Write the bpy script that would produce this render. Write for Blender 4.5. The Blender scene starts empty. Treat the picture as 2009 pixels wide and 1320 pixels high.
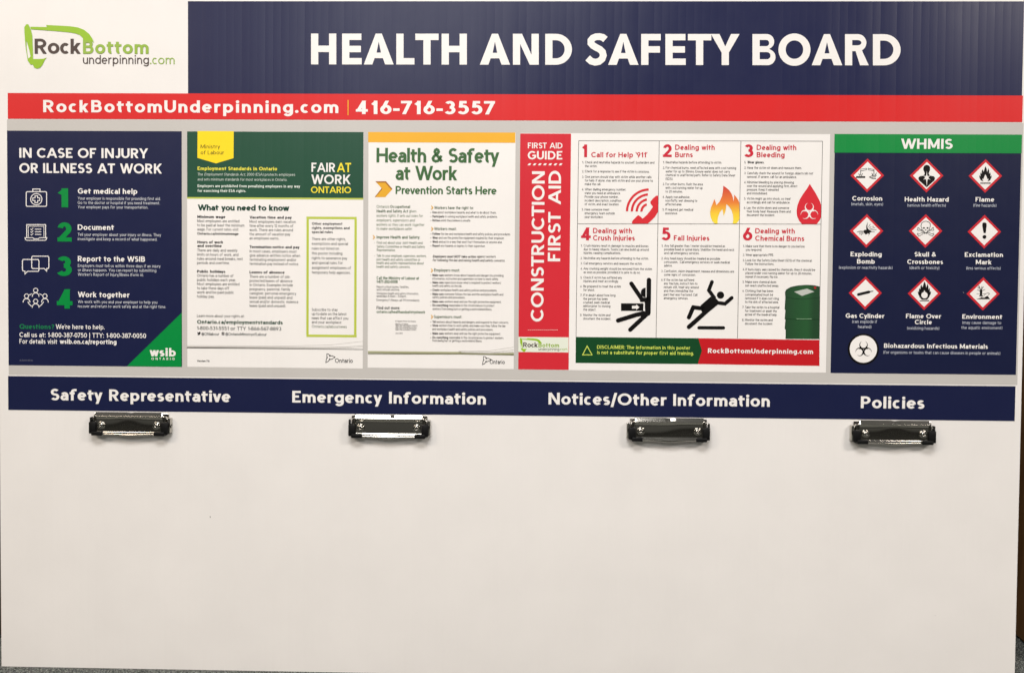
import bpy, math, random
from mathutils import Vector, Matrix
from mathutils.geometry import tessellate_polygon
random.seed(4)
S = bpy.context.scene
COL = S.collection
R = math.radians

# ------------------------------------------------------------------ camera
LEAN = R(6.5)                        # the board leans back against the desk
HB = 1.0395                          # from the board's bottom edge up to the print's zero line
HX = 0.9066                          # from the print's left edge to the board's middle
FPX = 1560.0                         # focal length in pixels of the 2009 px wide photograph
Rl = Matrix.Rotation(-LEAN, 4, 'X')
Rcam = (Matrix.Rotation(-0.0245, 4, 'X') @ Matrix.Rotation(0.0210, 4, 'Y') @ Matrix.Rotation(0.0090, 4, 'Z'))
cam_board = Vector((0.9407, -0.3930, 1.4188))       # metres in the board's own plane axes (right, up, out)
Lc = Vector((cam_board.x - HX, -cam_board.z, cam_board.y + HB))
CAM_M = Rl @ Matrix.Translation(Lc) @ Matrix.Rotation(R(90), 4, 'X') @ Rcam
cd = bpy.data.cameras.new('camera'); cam = bpy.data.objects.new('camera', cd)
COL.objects.link(cam); cam.matrix_world = CAM_M
cd.sensor_width = 36; cd.sensor_fit = 'HORIZONTAL'; cd.lens = FPX / 2009 * 36
cd.clip_start = 0.05; cd.clip_end = 60
S.camera = cam
S.render.resolution_x = 1024; S.render.resolution_y = 672

# ------------------------------------------------------------------ world and lamps
w = bpy.data.worlds.new('World'); S.world = w; w.use_nodes = True
nt = w.node_tree; bg = nt.nodes['Background']; bg.inputs[1].default_value = 1.0
# dim room background, ramp added for clip reflections and fill: dark low, lighter overhead
tc = nt.nodes.new('ShaderNodeTexCoord'); sp = nt.nodes.new('ShaderNodeSeparateXYZ'); nt.links.new(tc.outputs['Generated'], sp.inputs[0])
rp = nt.nodes.new('ShaderNodeValToRGB'); nt.links.new(sp.outputs[2], rp.inputs[0]); nt.links.new(rp.outputs[0], bg.inputs[0])
rp.color_ramp.elements[0].position = .02; rp.color_ramp.elements[0].color = (.026, .025, .022, 1)
rp.color_ramp.elements[1].position = .6; rp.color_ramp.elements[1].color = (.13, .128, .122, 1)
e_ = rp.color_ramp.elements.new(.10); e_.color = (.095, .094, .086, 1)
def area(name, loc, target, sx, sy, power, col):
    l = bpy.data.lights.new(name, 'AREA'); l.shape = 'RECTANGLE'; l.size = sx; l.size_y = sy
    l.energy = power; l.color = col
    o = bpy.data.objects.new(name, l); COL.objects.link(o); o.location = loc
    o.rotation_euler = (Vector(target) - Vector(loc)).to_track_quat('-Z', 'Y').to_euler()
    return o
area('ceiling_lamp', (-0.15, -1.4, 2.6), (-.15, -1.4, 0), 1.3, .65, 55, (1.0, .98, .965))
area('ceiling_lamp', (-0.75, -3.1, 2.6), (-.75, -3.1, 0), 1.25, .6, 40, (1.0, .975, .95))
area('ceiling_lamp', (2.7, -1.95, 2.6), (2.7, -1.95, 0), 1.25, .6, 90, (1.0, .92, .85))
area('ceiling_lamp', (-2.6, -2.0, 2.6), (-2.6, -2.0, 0), 1.25, .6, 60, (1.0, .86, .72))
S.view_settings.view_transform = 'Standard'; S.view_settings.look = 'None'
S.view_settings.exposure = 0.0; S.view_settings.gamma = 1.0

# ------------------------------------------------------------------ measuring on the planes of the place
def unproj(x, y):
    """pixel of the photograph -> metres on the board's face (right, up)"""
    d = Rcam.to_3x3() @ Vector((x - 1004.5, -(y - 660), -FPX))
    t = -cam_board.z / d.z
    return (cam_board.x + t * d.x, cam_board.y + t * d.y)
def floor_at(x, y):
    d = CAM_M.to_3x3() @ Vector((x - 1004.5, -(y - 660), -FPX))
    o = CAM_M.translation; t = -o.z / d.z
    return o + d * t
PX = 0.000909                        # metres to a photograph pixel on the board

# ------------------------------------------------------------------ materials
def lin(c): return tuple(((v / 255) / 12.92 if v <= 10 else (((v / 255) + .055) / 1.055) ** 2.4) for v in c) + (1,)
MATS = {}
def flute_nodes(nt, amp):
    """the twin-wall sheet shows its flutes as faint upright ribs: tilt the normal across each one"""
    N = nt.nodes; L = nt.links
    tc = N.new('ShaderNodeTexCoord'); sx = N.new('ShaderNodeSeparateXYZ'); L.new(tc.outputs['Object'], sx.inputs[0])
    wob = N.new('ShaderNodeTexNoise'); wob.inputs['Scale'].default_value = 2.2; L.new(tc.outputs['Object'], wob.inputs[0])
    a = N.new('ShaderNodeMath'); a.operation = 'MULTIPLY_ADD'; L.new(wob.outputs[0], a.inputs[0]); a.inputs[1].default_value = .006
    L.new(sx.outputs[0], a.inputs[2])
    def ribs(period, k, seed):
        d = N.new('ShaderNodeMath'); d.operation = 'DIVIDE'; L.new(a.outputs[0], d.inputs[0]); d.inputs[1].default_value = period
        f = N.new('ShaderNodeMath'); f.operation = 'FRACT'; L.new(d.outputs[0], f.inputs[0])
        fl = N.new('ShaderNodeMath'); fl.operation = 'FLOOR'; L.new(d.outputs[0], fl.inputs[0])
        wn = N.new('ShaderNodeTexWhiteNoise'); wn.noise_dimensions = '1D'
        ad = N.new('ShaderNodeMath'); ad.operation = 'ADD'; L.new(fl.outputs[0], ad.inputs[0]); ad.inputs[1].default_value = seed
        L.new(ad.outputs[0], wn.inputs['W'])
        s = N.new('ShaderNodeMath'); s.operation = 'MULTIPLY_ADD'; L.new(wn.outputs['Value'], s.inputs[0]); s.inputs[1].default_value = .9
        L.new(f.outputs[0], s.inputs[2])
        s2 = N.new('ShaderNodeMath'); s2.operation = 'MULTIPLY_ADD'; L.new(s.outputs[0], s2.inputs[0]); s2.inputs[1].default_value = k; s2.inputs[2].default_value = -k * .95
        return s2
    r1 = ribs(.0141, amp, 3.3); r2 = ribs(.0047, amp * .25, 11.7)
    s = N.new('ShaderNodeMath'); s.operation = 'ADD'; L.new(r1.outputs[0], s.inputs[0]); L.new(r2.outputs[0], s.inputs[1])
    # slow buckles of the large sheet
    nb = N.new('ShaderNodeTexNoise'); nb.inputs['Scale'].default_value = 1.6; nb.inputs['Detail'].default_value = 1; L.new(tc.outputs['Object'], nb.inputs[0])
    nb2 = N.new('ShaderNodeMath'); nb2.operation = 'MULTIPLY_ADD'; L.new(nb.outputs[0], nb2.inputs[0]); nb2.inputs[1].default_value = .08; nb2.inputs[2].default_value = -.04
    s3 = N.new('ShaderNodeMath'); s3.operation = 'ADD'; L.new(s.outputs[0], s3.inputs[0]); L.new(nb2.outputs[0], s3.inputs[1])
    cx = N.new('ShaderNodeCombineXYZ'); L.new(s3.outputs[0], cx.inputs[0]); L.new(nb2.outputs[0], cx.inputs[2])
    g = N.new('ShaderNodeNewGeometry'); va = N.new('ShaderNodeVectorMath'); va.operation = 'ADD'
    L.new(g.outputs['Normal'], va.inputs[0]); L.new(cx.outputs[0], va.inputs[1])
    vn = N.new('ShaderNodeVectorMath'); vn.operation = 'NORMALIZE'; L.new(va.outputs[0], vn.inputs[0])
    return vn, tc
def ink(c, rough=.36, amp=.034, spec=.26, mottle=.05):
    key = (c, rough, amp, spec)
    if key in MATS: return MATS[key]
    m = bpy.data.materials.new('ink_%02x%02x%02x' % c); m.use_nodes = True
    nt = m.node_tree; b = nt.nodes['Principled BSDF']
    vn, tc = flute_nodes(nt, amp)
    nt.links.new(vn.outputs[0], b.inputs['Normal'])
    n = nt.nodes.new('ShaderNodeTexNoise'); n.inputs['Scale'].default_value = 9; n.inputs['Detail'].default_value = 6
    nt.links.new(tc.outputs['Object'], n.inputs[0])
    mx = nt.nodes.new('ShaderNodeMix'); mx.data_type = 'RGBA'; l = lin(c)
    mx.inputs['A'].default_value = tuple(v * (1 - mottle) for v in l[:3]) + (1,)
    mx.inputs['B'].default_value = tuple(min(1, v * (1 + mottle)) for v in l[:3]) + (1,)
    nt.links.new(n.outputs[0], mx.inputs['Factor']); nt.links.new(mx.outputs['Result'], b.inputs['Base Color'])
    n2 = nt.nodes.new('ShaderNodeTexNoise'); n2.inputs['Scale'].default_value = 30; nt.links.new(tc.outputs['Object'], n2.inputs[0])
    rr = nt.nodes.new('ShaderNodeMapRange'); rr.inputs['To Min'].default_value = rough - .05; rr.inputs['To Max'].default_value = rough + .05
    nt.links.new(n2.outputs[0], rr.inputs[0]); nt.links.new(rr.outputs[0], b.inputs['Roughness'])
    b.inputs['Specular IOR Level'].default_value = spec
    MATS[key] = m; return m
def ramp_ink(name, stops, z0, z1, axis=2):
    """a printed gradient: flat ink whose own colour runs from one hue to the next"""
    m = bpy.data.materials.new(name); m.use_nodes = True; nt = m.node_tree; b = nt.nodes['Principled BSDF']
    vn, tc = flute_nodes(nt, .034); nt.links.new(vn.outputs[0], b.inputs['Normal'])
    sx = nt.nodes.new('ShaderNodeSeparateXYZ'); nt.links.new(tc.outputs['Object'], sx.inputs[0])
    mr = nt.nodes.new('ShaderNodeMapRange'); mr.inputs['From Min'].default_value = z0; mr.inputs['From Max'].default_value = z1
    nt.links.new(sx.outputs[axis], mr.inputs[0]); cr = nt.nodes.new('ShaderNodeValToRGB'); nt.links.new(mr.outputs[0], cr.inputs[0])
    e = cr.color_ramp.elements; e[0].position = stops[0][0]; e[0].color = lin(stops[0][1]); e[1].position = stops[-1][0]; e[1].color = lin(stops[-1][1])
    for p, c in stops[1:-1]:
        q = e.new(p); q.color = lin(c)
    nt.links.new(cr.outputs[0], b.inputs['Base Color']); b.inputs['Roughness'].default_value = .46
    return m
def plain(name, c, rough=.5, metal=0.0, bump=0, bscale=200):
    m = bpy.data.materials.new(name); m.use_nodes = True; nt = m.node_tree; b = nt.nodes['Principled BSDF']
    tc = nt.nodes.new('ShaderNodeTexCoord'); n = nt.nodes.new('ShaderNodeTexNoise'); n.inputs['Scale'].default_value = bscale; n.inputs['Detail'].default_value = 4
    nt.links.new(tc.outputs['Object'], n.inputs[0]); l = lin(c)
    mx = nt.nodes.new('ShaderNodeMix'); mx.data_type = 'RGBA'; mx.inputs['A'].default_value = tuple(v * .9 for v in l[:3]) + (1,)
    mx.inputs['B'].default_value = tuple(min(1, v * 1.08) for v in l[:3]) + (1,)
    nt.links.new(n.outputs[0], mx.inputs['Factor']); nt.links.new(mx.outputs['Result'], b.inputs['Base Color'])
    b.inputs['Roughness'].default_value = rough; b.inputs['Metallic'].default_value = metal
    if bump:
        bp = nt.nodes.new('ShaderNodeBump'); bp.inputs['Strength'].default_value = bump; bp.inputs['Distance'].default_value = .001
        nt.links.new(n.outputs[0], bp.inputs['Height']); nt.links.new(bp.outputs[0], b.inputs['Normal'])
    return m
WHITE = (239, 235, 231); PWHITE = (243, 239, 235); NAVY = (24, 30, 66); HNAVY = (30, 34, 70); BLACK = (13, 10, 10)

# ------------------------------------------------------------------ lettering: a plain sans-serif drawn stroke by stroke
# band of each stroke: c = baseline to capital height, x = small letters, d = small letters with descender, t = letter t
# L = path with square ends at the edge of its band, A = arc (cx, cy, rx, ry, from, to) inside a path, D = slanting bar cut level
BANDS = {'c': (0, 1), 'x': (0, .72), 'd': (-.27, .72), 't': (0, .90), 'b': (-.16, 1.04)}
def A(*a): return ('A',) + a
RING = [A(.5, .5, .5, .5, 0, 360)]
STEM = ('c', [(0, 0), (0, 1)])
LETTERS = {
 'A': (.94, [('c', 'D', 0, 0, .5, 1), ('c', 'D', 1, 0, .5, 1), ('c', [(.22, .27), (.78, .27)])]),
 'B': (.66, [STEM, ('c', [(0, 1), (.52, 1), A(.52, .77, .38, .23, 90, -90), (0, .54)]), ('c', [(0, .54), (.6, .54), A(.6, .27, .4, .27, 90, -90), (0, 0)])]),
 'C': (.82, [('c', [A(.56, .5, .56, .5, 44, 316)])]),
 'D': (.80, [STEM, ('c', [(0, 1), (.38, 1), A(.38, .5, .62, .5, 90, -90), (0, 0)])]),
 'E': (.56, [STEM, ('c', [(0, 1), (1, 1)]), ('c', [(0, .52), (.94, .52)]), ('c', [(0, 0), (1, 0)])]),
 'F': (.53, [STEM, ('c', [(0, 1), (1, 1)]), ('c', [(0, .50), (.92, .50)])]),
 'G': (.88, [('c', [A(.53, .5, .53, .5, 44, 322), (1, .22), (1, .46), (.56, .46)])]),
 'H': (.74, [STEM, ('c', [(1, 0), (1, 1)]), ('c', [(0, .52), (1, .52)])]),
 'I': (0, [('c', [(.5, 0), (.5, 1)])]),
 'J': (.44, [('c', [(1, 1), (1, .27), A(.5, .27, .5, .27, 0, -155)])]),
 'K': (.72, [STEM, ('c', 'D', .02, .34, 1, 1), ('c', 'D', .36, .56, 1, 0)]),
 'L': (.50, [STEM, ('c', [(0, 0), (1, 0)])]),
 'M': (.92, [STEM, ('c', [(1, 0), (1, 1)]), ('c', 'D', 0, 1, .5, .12), ('c', 'D', 1, 1, .5, .12)]),
 'N': (.77, [STEM, ('c', [(1, 0), (1, 1)]), ('c', 'D', 0, 1, 1, 0)]),
 'O': (.96, [('c', RING)]),
 'P': (.62, [STEM, ('c', [(0, 1), (.45, 1), A(.45, .72, .55, .28, 90, -90), (0, .44)])]),
 'Q': (.96, [('c', RING), ('c', 'D', .62, .34, .98, -.04)]),
 'R': (.66, [STEM, ('c', [(0, 1), (.45, 1), A(.45, .73, .50, .27, 90, -90), (0, .46)]), ('c', 'D', .42, .5, 1, 0)]),
 'S': (.60, [('c', [A(.5, .755, .46, .245, 32, 270)]), ('c', [A(.5, .255, .5, .255, 90, -148)])]),
 'T': (.66, [('c', [(0, 1), (1, 1)]), ('c', [(.5, 0), (.5, 1)])]),
 'U': (.72, [('c', [(0, 1), (0, .36), A(.5, .36, .5, .36, 180, 360), (1, 1)])]),
 'V': (.84, [('c', 'D', 0, 1, .5, 0), ('c', 'D', 1, 1, .5, 0)]),
 'W': (1.24, [('c', 'D', 0, 1, .26, 0), ('c', 'D', .5, 1, .26, 0), ('c', 'D', .5, 1, .74, 0), ('c', 'D', 1, 1, .74, 0)]),
 'X': (.76, [('c', 'D', 0, 0, 1, 1), ('c', 'D', 0, 1, 1, 0)]),
 'Y': (.78, [('c', 'D', 0, 1, .5, .40), ('c', 'D', 1, 1, .5, .40), ('c', [(.5, 0), (.5, .46)])]),
 'Z': (.62, [('c', [(0, 1), (1, 1)]), ('c', 'D', 0, 0, 1, 1), ('c', [(0, 0), (1, 0)])]),
 'a': (.53, [('x', [(1, 0), (1, .64)]), ('x', [(1, .62), A(.52, .66, .48, .34, -6, 152)]), ('x', [(1, .57), (.40, .57), A(.36, .285, .36, .285, 90, 270), (.5, 0), (1, .24)])]),
 'b': (.61, [STEM, ('x', RING)]), 'c': (.50, [('x', [A(.56, .5, .56, .5, 50, 310)])]),
 'd': (.61, [('c', [(1, 0), (1, 1)]), ('x', RING)]),
 'e': (.59, [('x', [(.04, .5), (.98, .5)]), ('x', [A(.5, .5, .5, .5, 0, 316)])]),
 'f': (.45, [('c', [A(.92, .80, .60, .20, 78, 180), (.32, 0)]), ('x', [(0, 1), (.90, 1)])]),
 'g': (.61, [('x', RING), ('d', [(1, 1), (1, .26), A(.5, .26, .5, .26, 0, -150)])]),
 'h': (.54, [STEM, ('x', [A(.5, .55, .5, .45, 180, 0), (1, 0)])]),
 'i': (0, [('x', [(.5, 0), (.5, 1)]), ('dot', .92)]),
 'j': (.14, [('d', [(1, 1), (1, .14), A(.2, .14, .8, .14, 0, -80)]), ('dot', .92)]),
 'k': (.54, [STEM, ('x', 'D', .02, .30, 1, 1), ('x', 'D', .36, .58, 1, 0)]),
 'l': (0, [('c', [(.5, 0), (.5, 1)])]),
 'm': (.90, [('x', [(0, 0), (0, 1)]), ('x', [A(.25, .62, .25, .38, 180, 0), (.5, 0)]), ('x', [A(.75, .62, .25, .38, 180, 0), (1, 0)])]),
 'n': (.54, [('x', [(0, 0), (0, 1)]), ('x', [A(.5, .55, .5, .45, 180, 0), (1, 0)])]),
 'o': (.63, [('x', RING)]), 'p': (.61, [('d', [(0, 0), (0, 1)]), ('x', RING)]), 'q': (.61, [('d', [(1, 0), (1, 1)]), ('x', RING)]),
 'r': (.34, [('x', [(0, 0), (0, 1)]), ('x', [A(.95, .45, .95, .55, 180, 84)])]),
 's': (.45, [('x', [A(.5, .755, .46, .245, 34, 270)]), ('x', [A(.5, .255, .5, .255, 90, -146)])]),
 't': (.40, [('t', [(.34, 1), (.34, .22), A(.82, .22, .48, .22, 180, 274)]), ('x', [(0, 1), (1, 1)])]),
 'u': (.54, [('x', [(0, 1), (0, .45), A(.5, .45, .5, .45, 180, 360)]), ('x', [(1, 0), (1, 1)])]),
 'v': (.57, [('x', 'D', 0, 1, .5, 0), ('x', 'D', 1, 1, .5, 0)]),
 'w': (.88, [('x', 'D', 0, 1, .26, 0), ('x', 'D', .5, 1, .26, 0), ('x', 'D', .5, 1, .74, 0), ('x', 'D', 1, 1, .74, 0)]),
 'x': (.54, [('x', 'D', 0, 0, 1, 1), ('x', 'D', 0, 1, 1, 0)]),
 'y': (.57, [('d', 'D', 0, 1, .52, .27), ('d', 'D', 1, 1, .26, 0)]),
 'z': (.47, [('x', [(0, 1), (1, 1)]), ('x', 'D', 0, 0, 1, 1), ('x', [(0, 0), (1, 0)])]),
 '0': (.60, [('c', RING)]),
 '1': (.32, [('c', [(1, 0), (1, 1)]), ('c', [(0, .74), (1, .97)])]),
 '2': (.56, [('c', [A(.5, .71, .48, .29, 168, -38), (.06, .02)]), ('c', [(0, 0), (1, 0)])]),
 '3': (.56, [('c', [A(.47, .765, .44, .235, 150, -90)]), ('c', [A(.47, .265, .53, .265, 90, -150)])]),
 '4': (.62, [('c', [(0, .22), (1, .22)]), ('c', [(.74, 0), (.74, 1)]), ('c', 'D', 0, .20, .80, 1)]),
 '5': (.56, [('c', [(.94, 1), (.2, 1)]), ('c', [(.19, 1), (.12, .50)]), ('c', [A(.44, .32, .56, .32, 128, -148)])]),
 '6': (.58, [('c', [A(.5, .31, .5, .31, 0, 360)]), ('c', 'D', .08, .38, .66, 1)]),
 '7': (.56, [('c', [(0, 1), (1, 1)]), ('c', 'D', .16, 0, 1, .93)]),
 '8': (.58, [('c', [A(.5, .765, .42, .235, 0, 360)]), ('c', [A(.5, .27, .5, .27, 0, 360)])]),
 '9': (.58, [('c', [A(.5, .69, .5, .31, 0, 360)]), ('c', 'D', .34, 0, .92, .62)]),
 '.': (0, [('dot', .0)]), ':': (0, [('dot', .0), ('dot', .54)]), '!': (0, [('dot', .0), ('c', [(.5, .32), (.5, 1)])]),
 ',': (.06, [('s', .16, .10, .02, -.14)]), '\u2019': (.06, [('s', .14, 1, .03, .72)]), '\u2018': (.06, [('s', .03, 1, .14, .72)]), "'": (0, [('c', [(.5, .72), (.5, 1)])]),
 '-': (.30, [('m', .34)]), '\u2013': (.5, [('m', .34)]), '/': (.42, [('b', 'D', 0, 0, 1, 1)]), '|': (0, [('b', [(.5, 0), (.5, 1)])]),
 '(': (.24, [('b', [A(1, .5, 1, .5, 112, 248)])]), ')': (.24, [('b', [A(0, .5, 1, .5, 68, -68)])]),
 '?': (.50, [('c', [A(.48, .74, .48, .26, 165, -60), (.48, .40), (.48, .30)]), ('dot', .0)]),
 '&': (.78, [('c', [(.98, 0), (.32, .64), (.22, .80), (.28, .94), (.43, 1), (.58, .94), (.64, .80), (.54, .66), (.14, .42), (.02, .25), (.10, .08), (.32, 0), (.56, .04), (.76, .20), (.92, .48)])]),
 '@': (.86, [('b', [A(.5, .5, .5, .5, -40, 320)]), ('x', [A(.5, .62, .24, .36, 0, 360)])]),
 '\u2022': (.1, [('dot', .3)]), '\u00a9': (.9, [('c', RING), ('c', [A(.5, .5, .26, .26, 44, 316)])]),
}
STRAIGHT = set('BDEFHIKLMNPRbhiklmnpr1!|')
NARROW = set('ATVWYvwyr7/\u2019\u2018-(')
GC = {}
def outline(ch, t, shear, seg):
    """advance, points and quads of one letter with stroke weight t (capital height 1)"""
    key = (ch, t, shear, seg)
    if key in GC: return GC[key]
    if ch == ' ': GC[key] = (.40 + .5 * t, [], []); return GC[key]
    W, strokes = LETTERS[ch]; ty = t * (1.0 - .9 * max(0, t - .10)); kk = ty / t
    W = max(t, W + .75 * (t - .12)) if W > 0 else t
    pts = []; fs = []; lift = [0.0]      # crossing strokes lie a hair over one another
    def add(P, Q):
        b = len(pts)
        for p, q in zip(P, Q): pts.append(p + (lift[0],)); pts.append(q + (lift[0],))
        for i in range(len(P) - 1): fs.append((b + 2 * i, b + 2 * i + 2, b + 2 * i + 3, b + 2 * i + 1))
    for st in strokes:
        lift[0] += 1.6e-5
        if st[0] == 'dot':
            r_ = max(t * .58, .075); cx = W - t / 2 if ch == 'j' else (W * .48 if ch == '?' else W / 2); cy = (st[1] - .0) + r_ if st[1] < .9 else 1.0 - r_ * .9
            b = len(pts); n = max(6, seg // 2)
            pts += [(cx + r_ * math.cos(6.2832 * i / n), cy + r_ * math.sin(6.2832 * i / n), lift[0]) for i in range(n)]; fs.append(tuple(range(b, b + n))); continue
        if st[0] == 's':
            _, x0, y0, x1, y1 = st; add([(x0 - t * .45, y0), (x1 - t * .4, y1)], [(x0 + t * .55, y0), (x1 + t * .25, y1)]); continue
        if st[0] == 'm':
            add([(0, st[1] + ty / 2), (W, st[1] + ty / 2)], [(0, st[1] - ty / 2), (W, st[1] - ty / 2)]); continue
        lo, hi = BANDS[st[0]]
        if st[1] == 'D':
            _, _, u0, v0, u1, v1 = st; y0, y1 = lo + v0 * (hi - lo), lo + v1 * (hi - lo); hw = t
            for _ in range(3):
                dx = (u1 - u0) * (W - hw); hw = t * .97 * math.hypot(dx, y1 - y0) / abs(y1 - y0)
            x0, x1 = hw / 2 + u0 * (W - hw), hw / 2 + u1 * (W - hw)
            add([(x0 - hw / 2, y0), (x1 - hw / 2, y1)], [(x0 + hw / 2, y0), (x1 + hw / 2, y1)]); continue
        P = []; closed = False
        X = lambda u: t / 2 + u * (W - t)
        Y = lambda v: lo + ty / 2 + v * (hi - lo - ty)
        raw = []
        for q in st[1]:
            if q[0] == 'A':
                _, cx, cy, rx, ry, a0, a1 = q; n = max(3, int(abs(a1 - a0) / 360 * seg + .5)); closed = abs(a1 - a0) >= 360
                for i in range(n + 1): an = R(a0 + (a1 - a0) * i / n); raw.append((cx + rx * math.cos(an), cy + ry * math.sin(an)))
            else: raw.append(q)
        P = [Vector((X(u), Y(v) / kk)) for u, v in raw]
        P = [p for i, p in enumerate(P) if i == 0 or (p - P[i - 1]).length > 1e-4]
        if not closed:
            for e, o_ in ((0, 1), (-1, -2)):
                d = (P[e] - P[o_]).normalized(); u, v = raw[e]
                if (abs(d.y) > .93 and (v < .001 or v > .999)) or (abs(d.x) > .93 and (u < .001 or u > .999)): P[e] = P[e] + d * t / 2
        n = len(P); o1 = []; o2 = []
        for i in range(n):
            a = P[i - 1] if i else (P[-2] if closed else None); b = P[i + 1] if i < n - 1 else (P[1] if closed else None)
            d1 = (P[i] - a).normalized() if a is not None else (b - P[i]).normalized(); d2 = (b - P[i]).normalized() if b is not None else d1
            m = Vector((-d1.y - d2.y, d1.x + d2.x)); m = m.normalized() if m.length > .02 else Vector((-d1.y, d1.x)); k = max(.5, m.dot(Vector((-d1.y, d1.x))))
            h = t / 2 / k; o1.append(((P[i] + m * h).x, (P[i] + m * h).y * kk)); o2.append(((P[i] - m * h).x, (P[i] - m * h).y * kk))
        add(o1, o2)
    pts = [(x + shear * y, y, z) for x, y, z in pts]; out = []
    for f in fs:
        a, b, c = pts[f[0]], pts[f[1]], pts[f[2]]; ar = (b[0] - a[0]) * (c[1] - a[1]) - (c[0] - a[0]) * (b[1] - a[1])
        out.append(f if ar > 0 else f[::-1])
    GC[key] = (W, pts, out); return GC[key]
def gap(a, b, t):
    """white between two neighbours: wider between upright stems, tighter beside open or slanting letters"""
    g = .092 + .16 * (.2 - t)
    for c in (a, b): g += .022 if c in STRAIGHT else (-.05 if c in NARROW else 0)
    if a in 'TVWYr' and b in 'aeoc.,': g -= .05
    return max(.03, g)

# ------------------------------------------------------------------ drawing on the board's face
class Ink:
    """collects flat print; points are given in pixels of the photograph and land on the board's face"""
    def __init__(s): s.v = []; s.f = []; s.segs = []; s.n = 0
    def tri(s, loops):
        """loops in board metres, first outline then holes"""
        ls = [[Vector((p[0], p[1], 0)) for p in l] for l in loops]
        base = len(s.v); flat = [p for l in ls for p in l]
        s.n += 1; s.v += [(p.x, p.y, (s.n % 7) * 1.3e-5) for p in flat]
        for t in tessellate_polygon(ls):
            a, b, c = (flat[i] for i in t)
            ar = (b.x - a.x) * (c.y - a.y) - (c.x - a.x) * (b.y - a.y)
            if abs(ar) < 1e-14: continue
            s.f.append(tuple(base + i for i in (t if ar > 0 else t[::-1])))
    def poly(s, pts, *holes): s.tri([[unproj(*p) for p in l] for l in (pts,) + holes]); return s
    def rect(s, x0, y0, x1, y1):
        """upright rectangle fitted to a box measured in the photograph"""
        ym = (y0 + y1) / 2; xm = (x0 + x1) / 2
        X0, X1 = unproj(x0, ym)[0], unproj(x1, ym)[0]; Y0, Y1 = unproj(xm, y0)[1], unproj(xm, y1)[1]
        s.tri([[(X0, Y1), (X1, Y1), (X1, Y0), (X0, Y0)]]); return s
    def frame(s, x0, y0, x1, y1, t):
        s.rect(x0, y0, x1, y0 + t); s.rect(x0, y1 - t, x1, y1)
        s.rect(x0, y0 + t, x0 + t, y1 - t); s.rect(x1 - t, y0 + t, x1, y1 - t); return s
    def disc(s, x, y, r, r0=0, a0=0, a1=360, n=28):
        pts = [(x + r * math.cos(R(a0 + (a1 - a0) * i / n)), y - r * math.sin(R(a0 + (a1 - a0) * i / n))) for i in range(n + 1)]
        if r0: pts += [(x + r0 * math.cos(R(a0 + (a1 - a0) * i / n)), y - r0 * math.sin(R(a0 + (a1 - a0) * i / n))) for i in range(n, -1, -1)]
        if r0 and abs(a1 - a0) >= 360:
            q = len(pts) // 2
            for i in range(q - 1): s.poly([pts[i], pts[i + 1], pts[-2 - i], pts[-1 - i]])
        else: s.poly(pts if not (abs(a1 - a0) >= 360) else pts[:-1])
        return s
    def line(s, pts, t, closed=False, cap=False, t1=None):
        """stroke of width t (px) along pts, mitred"""
        n = len(pts); P = [Vector(p) for p in pts]; out = []; inn = []
        for i in range(n):
            a = P[i - 1] if (i or closed) else None; b = P[(i + 1) % n] if (i < n - 1 or closed) else None
            d1 = (P[i] - a).normalized() if a is not None else None; d2 = (b - P[i]).normalized() if b is not None else None
            if d1 is None: d1 = d2
            if d2 is None: d2 = d1
            m = (Vector((-d1.y, d1.x)) + Vector((-d2.y, d2.x)))
            m = m.normalized() if m.length > .01 else Vector((-d1.y, d1.x)); k = max(.45, m.dot(Vector((-d1.y, d1.x))))
            h = (t if t1 is None else t + (t1 - t) * i / (n - 1)) / 2 / k
            out.append(P[i] + m * h); inn.append(P[i] - m * h)
        for i in range(n if closed else n - 1):
            j = (i + 1) % n
            s.poly([tuple(out[i]), tuple(out[j]), tuple(inn[j]), tuple(inn[i])])
        if cap:
            s.disc(*pts[0], t / 2, n=14); s.disc(*pts[-1], (t1 or t) / 2, n=14)
        return s
    def text(s, body, xl, xr, base, cap, bold=0.0, shear=0.0, res=2, rot=None, space=1.0):
        """one line of lettering from xl to xr on the baseline (its left end) with this cap height, all in px"""
        t = round((.106 if bold < .01 else .120) + bold * 2.5, 4); seg = 12 if (not rot and cap < 8) else (20 if (not rot and cap < 14) else 36); vs = []; fs = []; x = 0.0; last = None
        for ch in body:
            w_, gp, gt = outline(ch, t, shear, seg); k = len(vs)
            if last and ch != ' ' and last != ' ': x += gap(last, ch, t) + (space - 1)
            elif ch == ' ': x += (space - 1) * 2
            vs += [(x + p[0], p[1], p[2]) for p in gp]; fs += [tuple(k + i for i in q) for q in gt]; x += w_; last = ch
        mx0 = min(v[0] for v in vs); mx1 = max(v[0] for v in vs); ch = 1.0
        if rot:      # reads upward: xl = top of capitals, xr = baseline, base = (y of the start, y of the end)
            y0, y1 = base; (XA, Y0), (XB, _), (_, Y1) = unproj(xr, y0), unproj(xl, y0), unproj(xr, y1)
            pts = [(XA - v[1] * (XA - XB), Y0 + (v[0] - mx0) / (mx1 - mx0) * (Y1 - Y0), v[2]) for v in vs]
            s.segs.append((len(s.v), len(s.f), (xl * 9, 0, 1)))
        else:
            X0, Y0 = unproj(xl, base); X1 = unproj(xr, base)[0]; k = cap * PX * unit(base) / ch
            pts = [(X0 + (v[0] - mx0) / (mx1 - mx0) * (X1 - X0), Y0 + v[1] * k, v[2]) for v in vs]
            s.segs.append((len(s.v), len(s.f), (xl, base, cap)))
        b = len(s.v); s.v += pts; s.f += [tuple(b + i for i in q) for q in fs]
        s.segs.append((len(s.v), len(s.f), None))
        return s
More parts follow.
